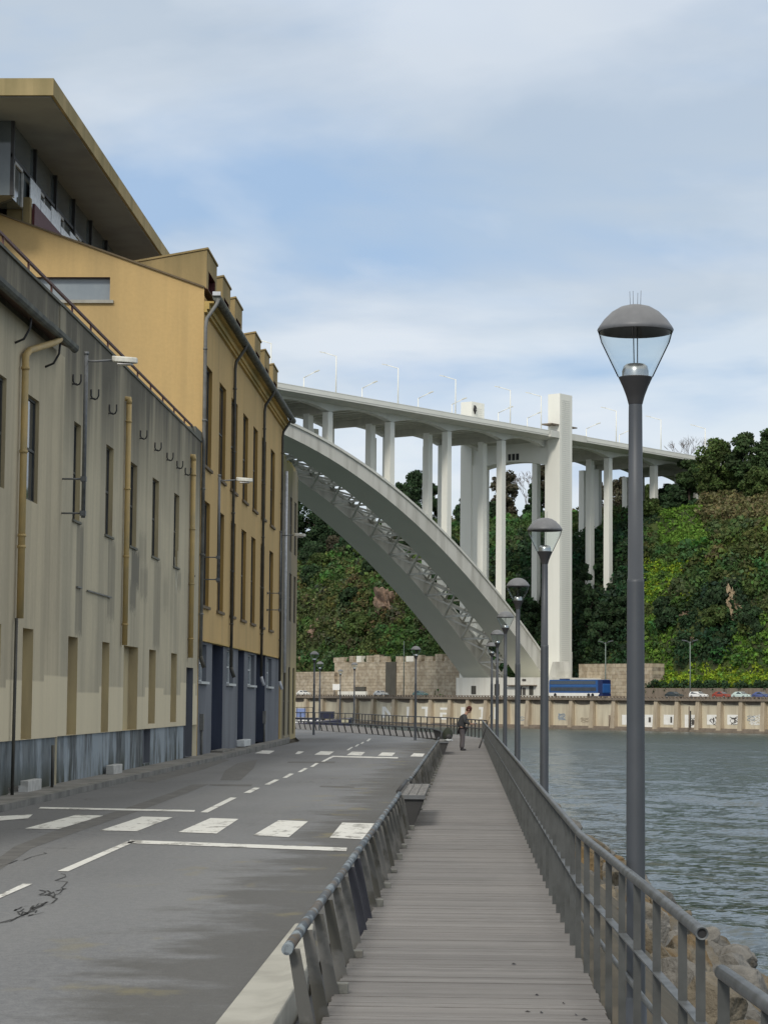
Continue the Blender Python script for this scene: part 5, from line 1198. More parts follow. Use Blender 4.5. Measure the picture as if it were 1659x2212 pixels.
# ---------------------------------------------------------------- trees
def tree(label, name, x, v, ytop, xw, kind, seed, zb=None, group='trees on the hilltop'):
    u = ufar(x, v); z0 = hz(u, v) if zb is None else zb; p = fq(u, v, z0); H_ = zfar(x, ytop, v)-z0
    dist = p.y; wid = xw*dist/FPX
    t = empty(name, p, label=label, cat='tree', group=group); r_ = random.Random(seed)
    if kind == 'bare':
        mb = MB()
        def br(a, d, ln, rad, dep):
            b = a+d*ln; mb.tube([a, a.lerp(b, .5)+Vector((r_.uniform(-.05, .05), 0, 0))*ln, b], [rad, rad*.8, rad*.6], 4, cap=False)
            if dep > 0:
                for _ in range(3 if dep > 1 else 4):
                    nd = (d+Vector((r_.uniform(-.7, .7), r_.uniform(-.7, .7), r_.uniform(-.1, .5)))).normalized(); br(b, nd, ln*r_.uniform(.6, .8), max(rad*.55, .035), dep-1)
        mb.tube([(0, 0, -1), (0, 0, H_*.3)], [.3, .22], 6); mb.build('trunk', M['bark'], t)
        mb = MB()
        for _ in range(4): br(Vector((0, 0, H_*.28)), Vector((r_.uniform(-.5, .5), r_.uniform(-.5, .5), 1)).normalized(), H_*.24, .14, 4)
        mb.build('branches', M['twig'], t); return t
    mb = MB(); lean = Vector((r_.uniform(-.06, .06), 0, 1))*H_
    mb.tube([(0, 0, -1.5), lean*.3, lean*.62, lean*.85], [.38, .30, .20, .08], 8)
    cs = []; rs = []; cc = []; base, lowf = {'pine': ((.054, .092, .034), .42), 'round': ((.040, .074, .033), .10), 'brown': ((.082, .076, .050), .08), 'bright': ((.080, .120, .036), .3)}[kind]
    nC = 46 if kind != 'pine' else 40
    for k in range(nC):
        h = lowf+(1-lowf)*r_.random(); wf = (1-abs((h-lowf)/(1-lowf)-.42)**1.7*1.25) if kind != 'pine' else (1-((h-lowf)/(1-lowf))**2.2*.65)
        a = r_.uniform(0, 6.28); q = wid*.5*max(.15, wf)*r_.uniform(.25, .95); cr = wid*r_.uniform(.12, .21)
        c = Vector((q*math.cos(a), q*math.sin(a), H_*h-cr*.5)); cs.append(c); rs.append(cr); tn = r_.uniform(.7, 1.4); cc.append(tuple(b*tn for b in base))
        if k % 3 == 0: mb.tube([lean*max(.2, h*.7), c*.6+lean*h*.25, c], [.14, .09, .04], 5)
    mb.build('trunk', M['bark'], t)
    link('crown', leaf_mesh('crown', cs, rs, 150, .38, cc, squash=.62 if kind == 'pine' else .9, seed=seed, shell=.35), t); return t
TR = [('dark round-topped tree rising between the left bridge columns', 'evergreen_tree', 893, 100, 1018, 78, 'round'), ('smaller dark tree at the left flank of the round one behind the columns', 'evergreen_tree', 862, 105, 1036, 50, 'round'), ('low dark tree at the right flank of the round one behind the columns', 'evergreen_tree', 935, 110, 1046, 44, 'round'),
      ('brownish-green tree directly right of the rear pylon', 'evergreen_tree', 1088, 100, 1017, 66, 'brown'), ('pale leafless tree seen under the portal between two columns', 'bare_tree', 1135, 120, 1012, 50, 'bare'), ('brown-grey tree filling the gap left of the near pylon', 'evergreen_tree', 1180, 105, 1005, 60, 'brown'), ('small dark bushy tree left of the brown-grey one under the portal', 'evergreen_tree', 1152, 100, 1045, 40, 'round'),
      ('brown tree behind the first columns right of the near pylon', 'evergreen_tree', 1285, 115, 1040, 52, 'brown'), ('dark tree behind the nearest lamp pole under the deck', 'evergreen_tree', 1345, 115, 1030, 60, 'brown'), ('low green tree between the lamp pole and the last column', 'evergreen_tree', 1392, 110, 1048, 40, 'bright'),
      ('dark pine in front of the bridge end', 'pine_tree', 1490, 84, 992, 74, 'pine'), ('leafless tree showing above the bridge parapet near its right end', 'bare_tree', 1503, 150, 937, 60, 'bare'), ('tall forked pine right of the bridge end', 'pine_tree', 1548, 82, 948, 92, 'bright'),
      ('broad dark pine near the right edge of the photo', 'pine_tree', 1612, 84, 934, 86, 'pine'), ('tallest pine cut by the right edge of the photo', 'pine_tree', 1668, 86, 924, 80, 'pine'), ('brown-green pine low against the right edge', 'pine_tree', 1640, 78, 1010, 70, 'bright'), ('small shrubby pine under the forked pine', 'pine_tree', 1458, 80, 1048, 60, 'round'), ('dark thicket tree between the forked and broad pines', 'evergreen_tree', 1585, 90, 1015, 70, 'round')]
for i, a in enumerate(TR): tree(a[0], a[1], *a[2:6], a[6], 40+i)
for i, x in enumerate(range(1430, 1680, 22)):
    tree('low dark tree in the hedge line along the hilltop', 'evergreen_tree', x, 96+(i % 3)*3, 1058-(i % 3)*10, 44, 'round', 90+i)
for i, (x, v, yt, w) in enumerate([(1275, 44, 1268, 46), (1300, 42, 1300, 60), (1345, 44, 1290, 60), (1262, 48, 1220, 40), (1140, 44, 1300, 56), (1200, 46, 1290, 40), (1310, 56, 1200, 50)]):
    tree('dark evergreen on the slope at the foot of the right-hand columns' if x > 1230 else 'dark evergreen on the slope between the arch foot and the near pylon', 'evergreen_tree', x, v, yt, w, 'round', 120+i, group='dark trees on the slope')
for i, (x, v, yt, w) in enumerate([(600, 84, 1030, 90), (640, 78, 1050, 80), (672, 80, 1075, 70), (700, 78, 1100, 70), (735, 80, 1120, 70), (770, 82, 1130, 60), (1010, 80, 1075, 60), (1062, 84, 1085, 50)]):
    tree('bushy evergreen on the brow of the hill behind the arch', 'evergreen_tree', x, v, yt, w, 'round', 150+i, group='trees on the brow behind the arch')
rt_ = random.Random(77); n_t = 0
for k in range(200):
    x = rt_.uniform(650, 1000) if k % 5 < 3 else rt_.uniform(1395, 1690); v = rt_.uniform(42, 74); u = ufar(x, v); px_, py_ = pix(fq(u, v, hz(u, v)))
    if n_t >= 44: break
    if x < 1000 and py_ > 1400-0*x: continue
    if x > 1300 and (py_ > 1400 or (1430 < x < 1540 and py_ < 1180) or (x > 1540 and py_ < 1200) or (x < 1490 and 1200 < py_ < 1320)): continue
    if 790 < x < 880 and 1270 < py_ < 1420 or 1560 < x < 1615 and 1270 < py_ < 1440: continue
    kd = rt_.choice(['round', 'round', 'brown', 'bright']) if x > 1000 else rt_.choice(['round', 'round', 'bright', 'brown', 'round']); h_ = rt_.uniform(26, 48); n_t += 1
    tree({'round': 'dark green bushy tree growing out of the steep slope', 'brown': 'brownish bushy tree growing out of the steep slope', 'bright': 'olive green bushy tree growing out of the steep slope'}[kd]+(' under the arch' if x < 1000 else ' right of the lamp pole'), 'bushy_tree', x, v, py_-h_, h_*rt_.uniform(1.0, 1.5), kd, 300+k, group='bushy trees on the steep slope')
# ---------------------------------------------------------------- right hand columns down to the slope
def gz(t_, w): u, v = uv_of(bp(t_, w, 0)); return hz(u, v) if v > 31 else 2.8
for tt in pr_:
    for w in CW: column(tt, w, gz(tt, w)-3)
# ---------------------------------------------------------------- rock outcrops
def outcrop(label, xa, xb, ya, yb, v, mat, seed):
    xm, ym = (xa+xb)/2, (ya+yb)/2; best = v
    for vv in np.arange(36, 90, .5):
        u = ufar(xm, vv, ym)
        if hz(u, vv) > zfar(xm, ym, vv): best = vv; break
    u = ufar(xm, best, ym); z = zfar(xm, ym, best); p = fq(u, best, z); w = (xb-xa)*p.y/FPX/2; h = (yb-ya)*p.y/FPX/2
    o = blob('rock_outcrop', mat, None, (0, 0, 0), (w, max(1.6, w*.6), h), sub=4, n=.42, fr=2.3, seed=seed, flat=True); o.location = p+MD*max(.3, w*.18); o.rotation_euler = (-.35, 0, seed)
    tag(o, label, 'rock outcrop', 'rock outcrops in the slope')
outcrop('large pinkish-brown rock face under the arch', 800, 872, 1276, 1356, 45, M['rock'], 2); outcrop('small pale rock patch nearest the old building', 673, 699, 1292, 1312, 45, M['rock_pale'], 3)
outcrop('tall narrow pale rock streak left under the arch', 719, 731, 1334, 1372, 45, M['rock_pale'], 4); outcrop('slanting pale rock ledge beside the narrow streak', 735, 748, 1340, 1362, 45, M['rock_pale'], 5)
outcrop('brown rock scar low on the left of the slope', 666, 700, 1345, 1384, 45, M['rock'], 6); outcrop('tan rock face with dark hollow on the right of the hill', 1572, 1604, 1272, 1372, 45, M['rock_pale'], 7)
outcrop('small tan rock low on the slope right of the lamp pole', 1476, 1492, 1322, 1340, 45, M['rock'], 8); outcrop('small pale rock just above the left end of the stone wall', 648, 662, 1415, 1440, 45, M['rock_pale'], 9)
outcrop('tan rock patch above the double-armed lamp', 1484, 1500, 1378, 1400, 45, M['rock'], 10); outcrop('little rock patch between the big rock face and the arch', 764, 780, 1276, 1296, 45, M['rock_pale'], 11)
# ---------------------------------------------------------------- far walls and small buildings
def farwall(name, label, xa, xb, yt, v, th, mat, cat='wall', z0=2.7):
    ua, ub = ufar(xa, v), ufar(xb, v); zt = zfar((xa+xb)/2, yt, v); t = empty(name, fq(ua, v, z0), label=label, cat=cat); mb = MB(); qbox(mb, ua, ub, v, v+th, z0, zt); mb.build('wall', mat, t, t.location); return t, ua, ub, zt
t, ua, ub, zt = farwall('stone_wall', 'tall tan stone retaining wall with block-topped parapet behind the letters', 722, 992, 1430, 32, 3, M['stone'])
mb = MB(); q0, q1 = ufar(834, 32), ufar(856, 32); qbox(mb, q0, q1, 31.75, 32.02, 2.7, zt-.02); mb.build('stair_shade_slab', M['stone_dark'], t, t.location)  # dark slab on the wall face, recess shade put into its colour
for xa, xb in ((720, 732), (733, 743), (754, 763), (770, 780), (791, 803), (808, 820), (823, 836), (855, 868), (877, 893), (897, 910), (917, 935), (940, 955), (960, 975)):
    mb = MB(); a, b = ufar(xa, 32), ufar(xb, 32); qbox(mb, a, b, 31.9, 33.4, zt, zt+random.uniform(1.3, 2.0)); mb.build('parapet_block', M['whitewash'] if random.random() < .2 else M['stone'], t, t.location)
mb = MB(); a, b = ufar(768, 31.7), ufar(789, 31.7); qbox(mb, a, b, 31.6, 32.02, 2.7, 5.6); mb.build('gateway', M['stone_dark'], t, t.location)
cs = []; rs = []; cc = []
for k in range(150):
    x = random.uniform(715, 985); u = ufar(x, 34); cs.append(tuple(fq(u, random.uniform(33.4, 36), zt+random.uniform(0, 1.6)))); rs.append(.9); cc.append(MG if random.random() < .6 else DG)
o = link('hedge', leaf_mesh('hedge', cs, rs, 60, .22, cc, seed=8)); tag(o, 'green creeper and hedge spilling between the blocks on top of the tall stone wall', 'hedge')
farwall('rubble_wall', 'low pale rubble wall at the left behind the parked white car', 560, 722, 1452, 31, 3, M['stone'])
t, ua, ub, zt = farwall('low_wall', 'long cream kerb wall strip in front of the stone wall', 730, 790, 1494, 22, .6, M['whitewash'])
t, ua, ub, zt = farwall('retaining_wall', 'tan stone retaining wall between the near pylon and the green slope', 1250, 1409, 1434, 30, 4, M['stone'])
farwall('panel_wall', 'low grey panelled wall along the road at the right', 1385, 1700, 1487, 28, .8, M['coping'])
cs = []; rs = []; cc = []
for k in range(420):
    x = random.uniform(1385, 1720); v = random.uniform(28.5, 36); u = ufar(x, v); cs.append(tuple(fq(u, v, 5.2+random.uniform(-1.2, 1.4)+max(0, v-31)*.5))); rs.append(1.0); cc.append(DG if v < 30.5 else (YG if random.random() < .75 else BG))
o = link('hedge', leaf_mesh('hedge', cs, rs, 60, .26, cc, seed=9)); tag(o, 'dark hedge and bright yellow-green creeper above the low panelled wall', 'hedge')
# abutment at the arch foot
va = uv_of(bp(-3, 15, 0))[1]
t, ua, ub, zt = farwall('bridge_abutment', 'white low abutment building at the foot of the arch', 985, 1192, 1464, max(14, va-16), 16, M['whitewash'], cat='abutment')
vv = max(14, va-16)-.03
for xa, xb, ya, yb, mt in ((1068, 1079, 1478, 1502, 'stone_dark'), (1117, 1127, 1484, 1502, 'ink'), (1129, 1135, 1486, 1502, 'ink'), (1143, 1152, 1482, 1502, 'stone_dark'), (1018, 1028, 1482, 1500, 'stone_dark'), (1128, 1136, 1467, 1472, 'ink')):
    mb = MB(); a, b = ufar(xa, vv), ufar(xb, vv); qbox(mb, a, b, vv-.05, vv+.02, max(2.7, zfar(xa, yb, vv)), zfar(xa, ya, vv)); mb.build('doorway', M[mt], t, t.location)
mb = MB(); a, b = ufar(1098, vv), ufar(1160, vv); qbox(mb, a, b, vv-1., vv, zfar(1130, 1482, vv), zfar(1130, 1480, vv)); mb.build('canopy', M['coping'], t, t.location)
t, ua, ub, zt = farwall('concrete_block', 'small white block building wedged between the arch and the near pylon', 1178, 1204, 1408, 27, 5, M['whitewash'], cat='building')
t = empty('sloping_buttress', fq(ufar(1187, 20), 20, 2.7), label='slanted grey concrete buttress foot beside the bus front', cat='concrete buttress')
mb = MB(); a, b = ufar(1172, 20), ufar(1204, 20); z1 = zfar(1190, 1430, 20)
mb.prism([fq(a, 20, 2.7), fq(b-.6, 20, 2.7), fq(b, 20, z1*.8), fq(b-.3, 20, z1), fq(b-1.7, 20, z1)], MD*4); mb.build('foot', M['rib_side'], t, t.location)
t = empty('sign_board', fq(ufar(727, 26), 26, 2.7), label='blank white square sign board on posts at the left of the far road', cat='sign board')
mb = MB(); a, b = ufar(718.5, 26), ufar(734, 26); qbox(mb, a, b, 26, 26.15, zfar(727, 1491, 26), zfar(727, 1478, 26)); mb.build('panel', M['sign_white'], t, t.location)
mb = MB(); qbox(mb, a+.4, a+.55, 26.16, 26.3, 2.7, 6.); qbox(mb, b-.55, b-.4, 26.16, 26.3, 2.7, 6.); mb.build('post', M['galv'], t, t.location)
# bridge lamps
def blamp(t_, w, h, dirw, label, grp):
    base = bp(t_, w, 66.7); t = empty('bridge_lamp', base, label=label, cat='street lamp', group=grp)
    d_ = NB*dirw; mb = MB(); mb.tube([(0, 0, 0), (0, 0, h)], [.17, .13], 6); mb.build('pole', M['bridge_white'], t)
    mb = MB(); mb.tube([(0, 0, h-.1), d_*3.4+Vector((0, 0, h+1.0))], .10, 6); mb.build('arm', M['bridge_white'], t)
    mb = MB(); mb.bar(d_*3.2+Vector((0, 0, h+.95)), d_*4.5+Vector((0, 0, h+1.25)), .45, .2); mb.build('lamp_head', M['lamp_white'], t)
for i, x in enumerate((580, 722, 857, 982, 1101, 1168, 1331, 1428, 1524, 1630)):
    blamp(tat(x, .6), .6, 9.2, 1, ['tall white bridge lamp half hidden behind the roof dormers', 'first tall white bridge lamp right of the dormers', 'second tall white bridge lamp right of the dormers', 'tall white bridge lamp just left of the rear pylon', 'tall white bridge lamp midway between the two pylons', 'tall white bridge lamp just left of the near pylon', 'tall white bridge lamp just left of the big lamp pole', 'tall white bridge lamp just right of the big lamp pole', 'tall white bridge lamp beside the leafless tree', 'tall white bridge lamp rising behind the pines'][i], 'tall lamps on the near parapet of the bridge')
for i, x in enumerate((652, 779, 901, 974, 1075, 1138, 1266, 1338)):
    blamp(tat(x, 27.4), 27.4, 9.2, -1, ['far-side bridge lamp nearest the dormers', 'far-side bridge lamp second from the dormers', 'far-side bridge lamp third from the dormers', 'far-side bridge lamp touching the rear pylon', 'far-side bridge lamp just right of the rear pylon', 'far-side bridge lamp before the near pylon', 'far-side bridge lamp just right of the near pylon', 'far-side bridge lamp left of the big lamp pole'][i], 'lamps on the far parapet of the bridge')
# double armed lamps on far road
for x, yt, lb in ((1308, 1388, 'double-armed green-grey street lamp near the bus'), (1491, 1386, 'double-armed green-grey street lamp in front of the yellow-green slope'), (872, 1385, 'tall plain street pole standing on the stone wall')):
    v = 16; u = ufar(x, v); h = zfar(x, yt, v)-2.8; t = empty('street_lamp', fq(u, v, 2.78), label=lb, cat='street lamp', group='lamps on the far road')
    mb = MB(); mb.tube([(0, 0, 0), (0, 0, h)], [.16, .10], 8); mb.build('pole', M['pole_green'] if 'pole_green' in M else M.setdefault('pole_green', simple('green_grey_paint', (.22, .27, .24), .6)), t)
    if x != 872:
        for s_ in (-1, 1):
            mb = MB(); mb.tube([(0, 0, h-.4), tuple(QD*s_*1.0+Vector((0, 0, h+.15)))], .07, 6); mb.bar(QD*s_*.9+Vector((0, 0, h+.12)), QD*s_*2.3+Vector((0, 0, h+.35)), .35, .2); mb.build('arm', M['galv'], t)
# dark bronze relief on the rear pylon's side
q = onplane(1025, 884, bp(0, 25.9, 0), NB); tt = (q-TB).dot(DB)
o = blob('bronze_relief', M['soil_black'], bridge, (0, 0, 0), (.42, .42, 1.0), n=.35, fr=2.2, seed=21); o.location = bp(tt, 25.8, q.z)-BO
# ================================================================== vehicles on the far road
def car_mesh(paint, u, v, label, heading=1, L_=4.3, Hh=1.42, hatch=False, zr=2.95):
    t = empty('parked_car', fq(u, v, zr), rz=math.atan2(QD.y, QD.x)+(0 if heading > 0 else math.pi), label=label, cat='car', group='cars on the far road')
    W = .84; a = L_/2
    side = [(-a, .32), (-a+.05, .78), (-a+.35 if not hatch else -a+.12, .92), (-a*.52 if not hatch else -a*.86, Hh*.97), (-a*.10, Hh), (a*.12, Hh*.985), (a*.48, .93), (a*.92, .80), (a, .58), (a-.02, .30)]
    mb = MB(); n = len(side); ins = lambda z: W-(.16 if z > 1.1 else (.03 if z < .95 else .08))
    mb.add([(x, -ins(z), z) for x, z in side]+[(x, ins(z), z) for x, z in side], [tuple(range(n)), tuple(range(n, 2*n))[::-1]]+[(i, n+i, n+(i+1) % n, (i+1) % n) for i in range(n)])
    mb.build('body', paint, t, bevel=.04)
    for s_ in (-1, 1):
        xr = -a*.50 if not hatch else -a*.80
        mb = MB(); y = s_*(W-.05)
        mb.add([(xr+.1, y*1.0, .96), (a*.40, y, .96), (a*.12, s_*(W-.14), Hh-.09), (xr+.28, s_*(W-.14), Hh-.10)], [(0, 1, 2, 3)]); mb.build('side_window', M['glass_dark'], t)
    mb = MB(); mb.add([(a*.47, -W+.12, .97), (a*.47, W-.12, .97), (a*.15, W-.22, Hh-.05), (a*.15, -W+.22, Hh-.05)], [(0, 1, 2, 3)]); mb.build('windscreen', M['glass_dark'], t)
    for x in (-a*.62, a*.62):
        for s_ in (-1, 1):
            mb = MB(); mb.tube([(x, s_*(W-.18), .31), (x, s_*(W+.01), .31)], .31, 14); w = mb.build('wheel', M['soil_black'], t)
            mb = MB(); mb.tube([(x, s_*(W-.0), .31), (x, s_*(W+.02), .31)], .17, 10); mb.build('hub', M['silver'], w)
    mb = MB()
    for s_ in (-1, 1): mb.box(a-.10, s_*.5-.14, .56, a+.015, s_*.5+.14, .70)
    mb.build('headlight', M['silver'], t); return t
cp = lambda n, c: simple(n, c, .25, .0, c2=tuple(x*.9 for x in c))
VP = 5.
for x, col, lb, hd, hb in ((656, (.8, .79, .74), 'white car parked at the far left, beside the old building edge', 1, False), (823, (.80, .80, .77), 'white car on the far road above the gap left of the letter N', 1, False), (908, (.16, .28, .27), 'green car on the far road above the letter T', 1, False),
                       (1456, (.04, .05, .05), 'black car on the far road just right of the big lamp pole', 1, False), (1509, (.85, .85, .83), 'white hatchback at the right, below the double-armed lamp', 1, True), (1559, (.32, .06, .035), 'dark red car between two pale ones at the right', 1, False),
                       (1601, (.60, .72, .68), 'pale mint car right of the red one', 1, False), (1645, (.10, .13, .30), 'dark blue car at the right edge of the far road', 1, False)):
    v = VP+(3.5 if x in (1456, 1645) else 0); car_mesh(cp('car_paint', col), ufar(x, v), v, lb, hd, hatch=hb)
# pickup bed companion beside the white car: low trailer look is only a pale blur in the photo, left out
# ---- bus
v = 7.0; ub0, ub1 = ufar(1194, v), ufar(1311, v); uc = (ub0+ub1)/2; BL = abs(ub1-ub0)
t = empty('double_decker_bus', fq(uc, v, 2.95), rz=math.atan2(QD.y, QD.x), label='long blue double-decker bus with a white skirt beside the near pylon', cat='bus')
M['bus_blue'] = simple('bus_blue', (.020, .095, .30), .3, c2=(.018, .08, .25), scale=.6); M['bus_navy'] = simple('bus_navy', (.008, .02, .10), .3)
h = BL/2; mb = MB(); mb.prism([(-h, -1.25, .95), (h-.1, -1.25, .95), (h, -1.25, 1.3), (h-.05, -1.25, 2.9), (h-.4, -1.25, 4.05), (-h+.25, -1.25, 4.05), (-h, -1.25, 3.6)], (0, 2.5, 0)); mb.build('body', M['bus_blue'], t, bevel=.08)
mb = MB(); mb.prism([(-h+.3, -1.27, .35), (h-1.6, -1.27, .35), (h-1.0, -1.27, 1.02), (-h+.05, -1.27, 1.02)], (0, 2.54, 0)); mb.build('white_skirt', M['sign_white'], t)
mb = MB(); mb.box(h-1.5, -1.26, .35, h-.02, 1.26, .945); mb.build('rear_skirt', M['bus_navy'], t)
mb = MB(); mb.box(-h+.5, -1.28, 1.45, h-2.2, 1.28, 2.3); mb.build('lower_windows', M['glass_dark'], t)
mb = MB(); mb.box(-h+.4, -1.28, 3.0, h-2.4, 1.28, 3.75); mb.build('upper_windows', M['glass_bus'] if 'glass_bus' in M else M.setdefault('glass_bus', simple('grey_bus_window', (.075, .10, .13), .15)), t)
mb = MB(); mb.box(h-1.55, -1.285, 1.0, h-.12, 1.285, 3.98); mb.build('rear_panel', M['bus_navy'], t)
mb = MB(); mb.bar((-h+.6, -1.29, 2.62), (h-2.2, -1.29, 2.62), .02, .10); mb.build('stripe', cp('bus_light_blue', (.05, .22, .55)), t)
for x in (-h+2.2, h-4.6, h-3.3):
    for s_ in (-1, 1):
        mb = MB(); mb.tube([(x, s_*1.0, .48), (x, s_*1.31, .48)], .48, 14); mb.build('wheel', M['soil_black'], t)
mb = MB(); mb.box(-h+3, -.7, 4.05, -h+5, .7, 4.3); mb.build('roof_unit', M['bus_navy'], t)
# ---- moored boat at the left, beyond the bend
Zb = 232.; p = onY(700, 1560, Zb)
t = empty('river_boat', (p.x-2.5, Zb, -4.2), label='dark navy moored river boat with railed upper deck, left beyond the bend', cat='boat')
M['hull'] = simple('navy_hull', (.012, .015, .045), .4)
def BX(x, y): return onY(x, y, Zb)-Vector((p.x-2.5, Zb, -4.2))
a = BX(560, 1576); b = BX(762, 1545); c = BX(560, 1551)
mb = MB(); mb.prism([(a.x, -2.4, -.4), (b.x-1.2, -2.4, -.4), (b.x, -2.4, b.z-.25), (a.x, -2.4, c.z-.9)], (0, 4.8, 0)); mb.build('hull', M['hull'], t, bevel=.1)
z1 = c.z-.5
mb = MB(); mb.box(a.x, -1.9, z1-.5, BX(700, 1545).x, 1.9, z1+.55); mb.build('cabin', M['hull'], t)
mb = MB(); mb.prism([(BX(694, 1540).x, -1.2, z1+.5), (BX(722, 1545).x, -1.2, z1+.5), (BX(722, 1530).x, -1.2, z1+1.2), (BX(694, 1530).x, -1.2, z1+1.2)], (0, 2.4, 0)); mb.build('wheelhouse', M['hull'], t)
mb = MB()
x = a.x
while x < BX(690, 1540).x: mb.box(x, -1.93, z1-.3, x+.55, -1.90, z1+.35); x += .75
mb.build('cabin_window', M['sign_white'], t)
mb = MB(); x = a.x
while x < b.x-.5:
    mb.bar((x, -2.3, z1), (x, -2.3, z1+1.6 if x < BX(680, 1540).x else z1+.7), .05, .05); x += .8
for z in (1.1, 1.6): mb.bar((a.x, -2.3, z1+z), (BX(680, 1540).x, -2.3, z1+z), .05, .05)
mb.build('deck_rail', M['iron'], t)
mb = MB(); mb.box(BX(642, 1540).x, -1.5, z1+.6, BX(662, 1540).x, -.9, z1+1.5); mb.build('deck_box', cp('blue_white_cover', (.25, .33, .60)), t)
mb = MB(); mb.box(BX(747, 1545).x-.3, -2.45, b.z-.75, b.x-.3, -2.40, b.z-.45); mb.build('pale_fender', cp('yellow_fender', (.45, .42, .30)), t)  # small fender in plain pale yellow
# ================================================================== person
def skin(name, verts, edges, radii, mat, parent, sub=2, loc=(0, 0, 0)):
    me = bpy.data.meshes.new(name); me.from_pydata(verts, edges, []); me.update()
    o = bpy.data.objects.new(name, me); COL.objects.link(o)
    m = o.modifiers.new('skin', 'SKIN'); m.use_smooth_shade = True
    if not me.skin_vertices: 
        bpy.context.view_layer.objects.active = o
    for i, r in enumerate(radii):
        sv = me.skin_vertices[0].data[i]; sv.radius = r if isinstance(r, tuple) else (r, r); sv.use_root = (i == 0)
    s_ = o.modifiers.new('sub', 'SUBSURF'); s_.levels = s_.render_levels = sub
    dg = bpy.context.evaluated_depsgraph_get(); ev = o.evaluated_get(dg); nm = bpy.data.meshes.new_from_object(ev)
    nm.name = name; o.modifiers.clear(); o.data = nm; nm.materials.clear(); nm.materials.append(mat)
    nm.polygons.foreach_set('use_smooth', [True]*len(nm.polygons))
    o.parent = parent; o.location = loc; return o
ft = onZ(996.5, 1622); 
per = empty('person', (ft.x, ft.y, 0), label='person in grey jacket and trousers bent forward over their hands on the walkway', cat='person')
per.scale = (1.0, 1.0, 1.0)
M['skin_tone'] = simple('skin_tone', (.42, .24, .17), .6); M['jacket'] = simple('grey_jacket', (.055, .058, .062), .9, c2=(.04, .042, .046), scale=5); M['trousers'] = simple('grey_trousers', (.105, .095, .10), .9, c2=(.085, .078, .085), scale=5)
M['hair'] = simple('reddish_hair', (.075, .018, .012), .9); M['shoe'] = simple('dark_shoe', (.015, .013, .02), .5)
# faces +X
S = .96
V = [(0, 0, .90), (.02, 0, 1.05), (.07, 0, 1.22), (.14, 0, 1.36), (.19, 0, 1.43), (.245, 0, 1.475),
     (.13, .15, 1.34), (.11, .20, 1.10), (.30, .13, 1.02), (.36, .11, 1.01), (.13, -.15, 1.34), (.12, -.21, 1.10), (.32, -.12, 1.03), (.38, -.10, 1.02),
     (.02, .07, .84), (.035, .085, .48), (.0, .085, .09), (.0, -.08, .84), (.05, -.085, .48), (.02, -.085, .09)]
V = [tuple(c*S for c in v) for v in V]
Eg = [(0, 1), (1, 2), (2, 3), (3, 4), (4, 5), (3, 6), (6, 7), (7, 8), (8, 9), (3, 10), (10, 11), (11, 12), (12, 13), (0, 14), (14, 15), (15, 16), (0, 17), (17, 18), (18, 19)]
Rr = [(.07, .085), (.065, .085), (.08, .11), (.11, .14), .055, .05, .05, .042, .034, .026, .05, .042, .034, .026, .065, .05, .04, .065, .05, .04]
skin('body', V, Eg, Rr, M['skin_tone'], per)
# head with face, tilted down
hd = empty('head_pivot', (0, 0, 0)); bpy.data.objects.remove(hd)
import bmesh
bm = bmesh.new(); bmesh.ops.create_icosphere(bm, subdivisions=4, radius=1)
for v_ in bm.verts:
    d = v_.co.copy(); x, y, z = d.x*.098, d.y*.078, d.z*.118
    if d.x > .2: 
        x -= .012*(abs(d.y))*1.2
        if abs(d.y) < .22 and -.35 < d.z < .12: x += .022*(1-abs(d.y)/.22)*(1-abs(d.z+.18)/.34)     # nose
        if .05 < d.z < .25 and .18 < abs(d.y) < .55: x -= .010                                        # eye sockets
        if -.62 < d.z < -.5 and abs(d.y) < .3: x -= .006                                               # mouth
    if d.z < -.3: x += .012; y *= .86
    if abs(d.y) > .92 and abs(d.z+.05) < .22 and abs(d.x) < .3: y *= 1.16                              # ears
    v_.co = (x, y, z)
me = bpy.data.meshes.new('head'); bm.to_mesh(me); bm.free(); me.polygons.foreach_set('use_smooth', [True]*len(me.polygons)); me.materials.append(M['skin_tone'])
ho = bpy.data.objects.new('head', me); COL.objects.link(ho); ho.parent = per; ho.location = (.285*S, 0, 1.56*S); ho.rotation_euler = (0, R(42), 0)
hr = blob('hair', M['hair'], ho, (-.022, 0, .025), (.105, .092, .118), sub=3, n=.10, fr=3, seed=4)
mb = MB()
for s_ in (-1, 1): mb.lathe([(.0, .0), (.009, .003), (.011, .008), (.009, .013), (0, .016)], (.078, s_*.030, .008), n=8)
mb.build('eyes', M['soil_black'], ho)
def hand(side):
    y = side; base = Vector((.36*S, y*.105*S, 1.01*S)) if side > 0 else Vector((.38*S, -.10*S, 1.02*S))
    vs_ = [tuple(base), tuple(base+Vector((.045, -y*.01, .005))), tuple(base+Vector((.075, -y*.02, .01)))]; es = [(0, 1), (1, 2)]; rs_ = [.024, (.035, .016), (.032, .014)]
    for k in range(4):
        i0 = len(vs_); o_ = Vector((.085, -y*.02+(k-1.5)*.019, .012)); ln = (.030, .036, .034, .026)[k]
        vs_ += [tuple(base+o_), tuple(base+o_+Vector((ln, -y*.004, -.008))), tuple(base+o_+Vector((ln*1.5, -y*.01, -.030)))]; es += [(2, i0), (i0, i0+1), (i0+1, i0+2)]; rs_ += [.0095, .0085, .007]
    i0 = len(vs_); vs_ += [tuple(base+Vector((.045, -y*.042, .018))), tuple(base+Vector((.072, -y*.055, .022)))]; es += [(1, i0), (i0, i0+1)]; rs_ += [.010, .008]
    skin('hand', vs_, es, rs_, M['skin_tone'], per, sub=1)
hand(1); hand(-1)
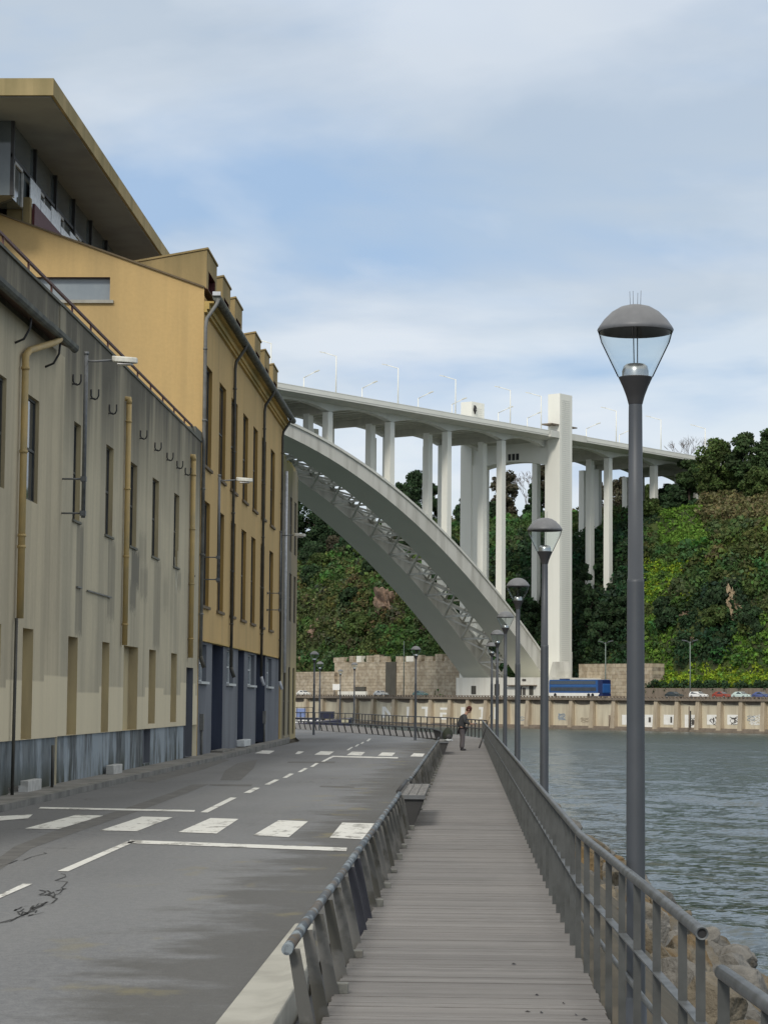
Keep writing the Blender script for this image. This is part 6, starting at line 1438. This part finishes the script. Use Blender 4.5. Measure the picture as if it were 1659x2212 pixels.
JV = [(-.02, 0, .84), (.02, 0, 1.06), (.07, 0, 1.22), (.14, 0, 1.36), (.13, .155, 1.345), (.11, .205, 1.10), (.31, .13, 1.02), (.13, -.155, 1.345), (.12, -.215, 1.10), (.33, -.12, 1.03)]
skin('jacket', [tuple(c*S for c in v) for v in JV], [(0, 1), (1, 2), (2, 3), (3, 4), (4, 5), (5, 6), (3, 7), (7, 8), (8, 9)], [(.145, .17), (.13, .165), (.14, .18), (.12, .155), .075, .064, .048, .075, .064, .048], M['jacket'], per)
skin('trousers', [tuple(c*S for c in v) for v in [(0, 0, .90), (.02, .08, .80), (.04, .088, .48), (.0, .088, .07), (.02, -.08, .80), (.055, -.088, .48), (.02, -.088, .07)]], [(0, 1), (1, 2), (2, 3), (0, 4), (4, 5), (5, 6)], [(.165, .185), .12, .09, .085, .12, .09, .085], M['trousers'], per)
for s_, x in ((1, .0), (-1, .02)):
    skin('shoe', [((x-.05)*S, s_*.088, .045), ((x+.06)*S, s_*.09, .045), ((x+.17)*S, s_*.10, .035)], [(0, 1), (1, 2)], [(.045, .045), (.048, .042), (.040, .030)], M['shoe'], per, sub=1)
t = empty('tackle_box', (per.location.x+.52*S, per.location.y, .985), label='small pale object held in the hands of the bent person', cat='hand-held object')
mb = MB(); mb.box(-.07, -.07, 0, .08, .07, .035); mb.build('case', M['galv'], t, bevel=.006); mb = MB(); mb.box(-.065, -.065, .036, .075, .065, .045); mb.build('lid', M['sill'], t)
# fishing rod leaning on the railing end
a = onZ(1035, 1617); rp = Vector((a.x, a.y, 0)); b = onY(1069, 1545, a.y+3)
t = empty('fishing_rod', rp, label='thin dark fishing rod leaning against the railing right of the bent person', cat='fishing rod')
tp = Vector((rx(80)+.02, rp.y+.3, .92))-rp; tip = tp+(tp*.42)
mb = MB(); mb.tube([(0, 0, 0), tp*.30], .028, 8); mb.build('grip', M['iron'], t)
mb = MB(); mb.tube([tp*.30, tp, tip], [.018, .014, .006], 6); mb.build('blank', M['soil_black'], t)
mb = MB(); rr = tp*.34; mb.tube([rr+Vector((.05, -.05, 0)), rr+Vector((.05, .05, 0))], .05, 12); mb.tube([rr, rr+Vector((.05, 0, 0))], .015, 6); mb.build('reel', M['galv'], t)
# leaf litter on the deck
mb = MB()
for x, y in ((1218, 2170), (1140, 2188), (1170, 2190), (1245, 2195), (1160, 2152), (1110, 2085), (880, 1790), (905, 1772), (893, 1780), (1262, 2205)):
    p = onZ(x, y, .004); a = random.uniform(0, 3); s_ = random.uniform(.008, .016); mb.add([(p.x+s_*math.cos(a)*1.6, p.y+s_*math.sin(a)*1.6, .006), (p.x-s_*math.sin(a), p.y+s_*math.cos(a), .016), (p.x-s_*math.cos(a)*1.6, p.y-s_*math.sin(a)*1.6, .007), (p.x+s_*math.sin(a), p.y-s_*math.cos(a), .005)], [(0, 1, 2, 3)])
o = mb.build('leaf_litter', M['soil_black']); o['kind'] = 'stuff'
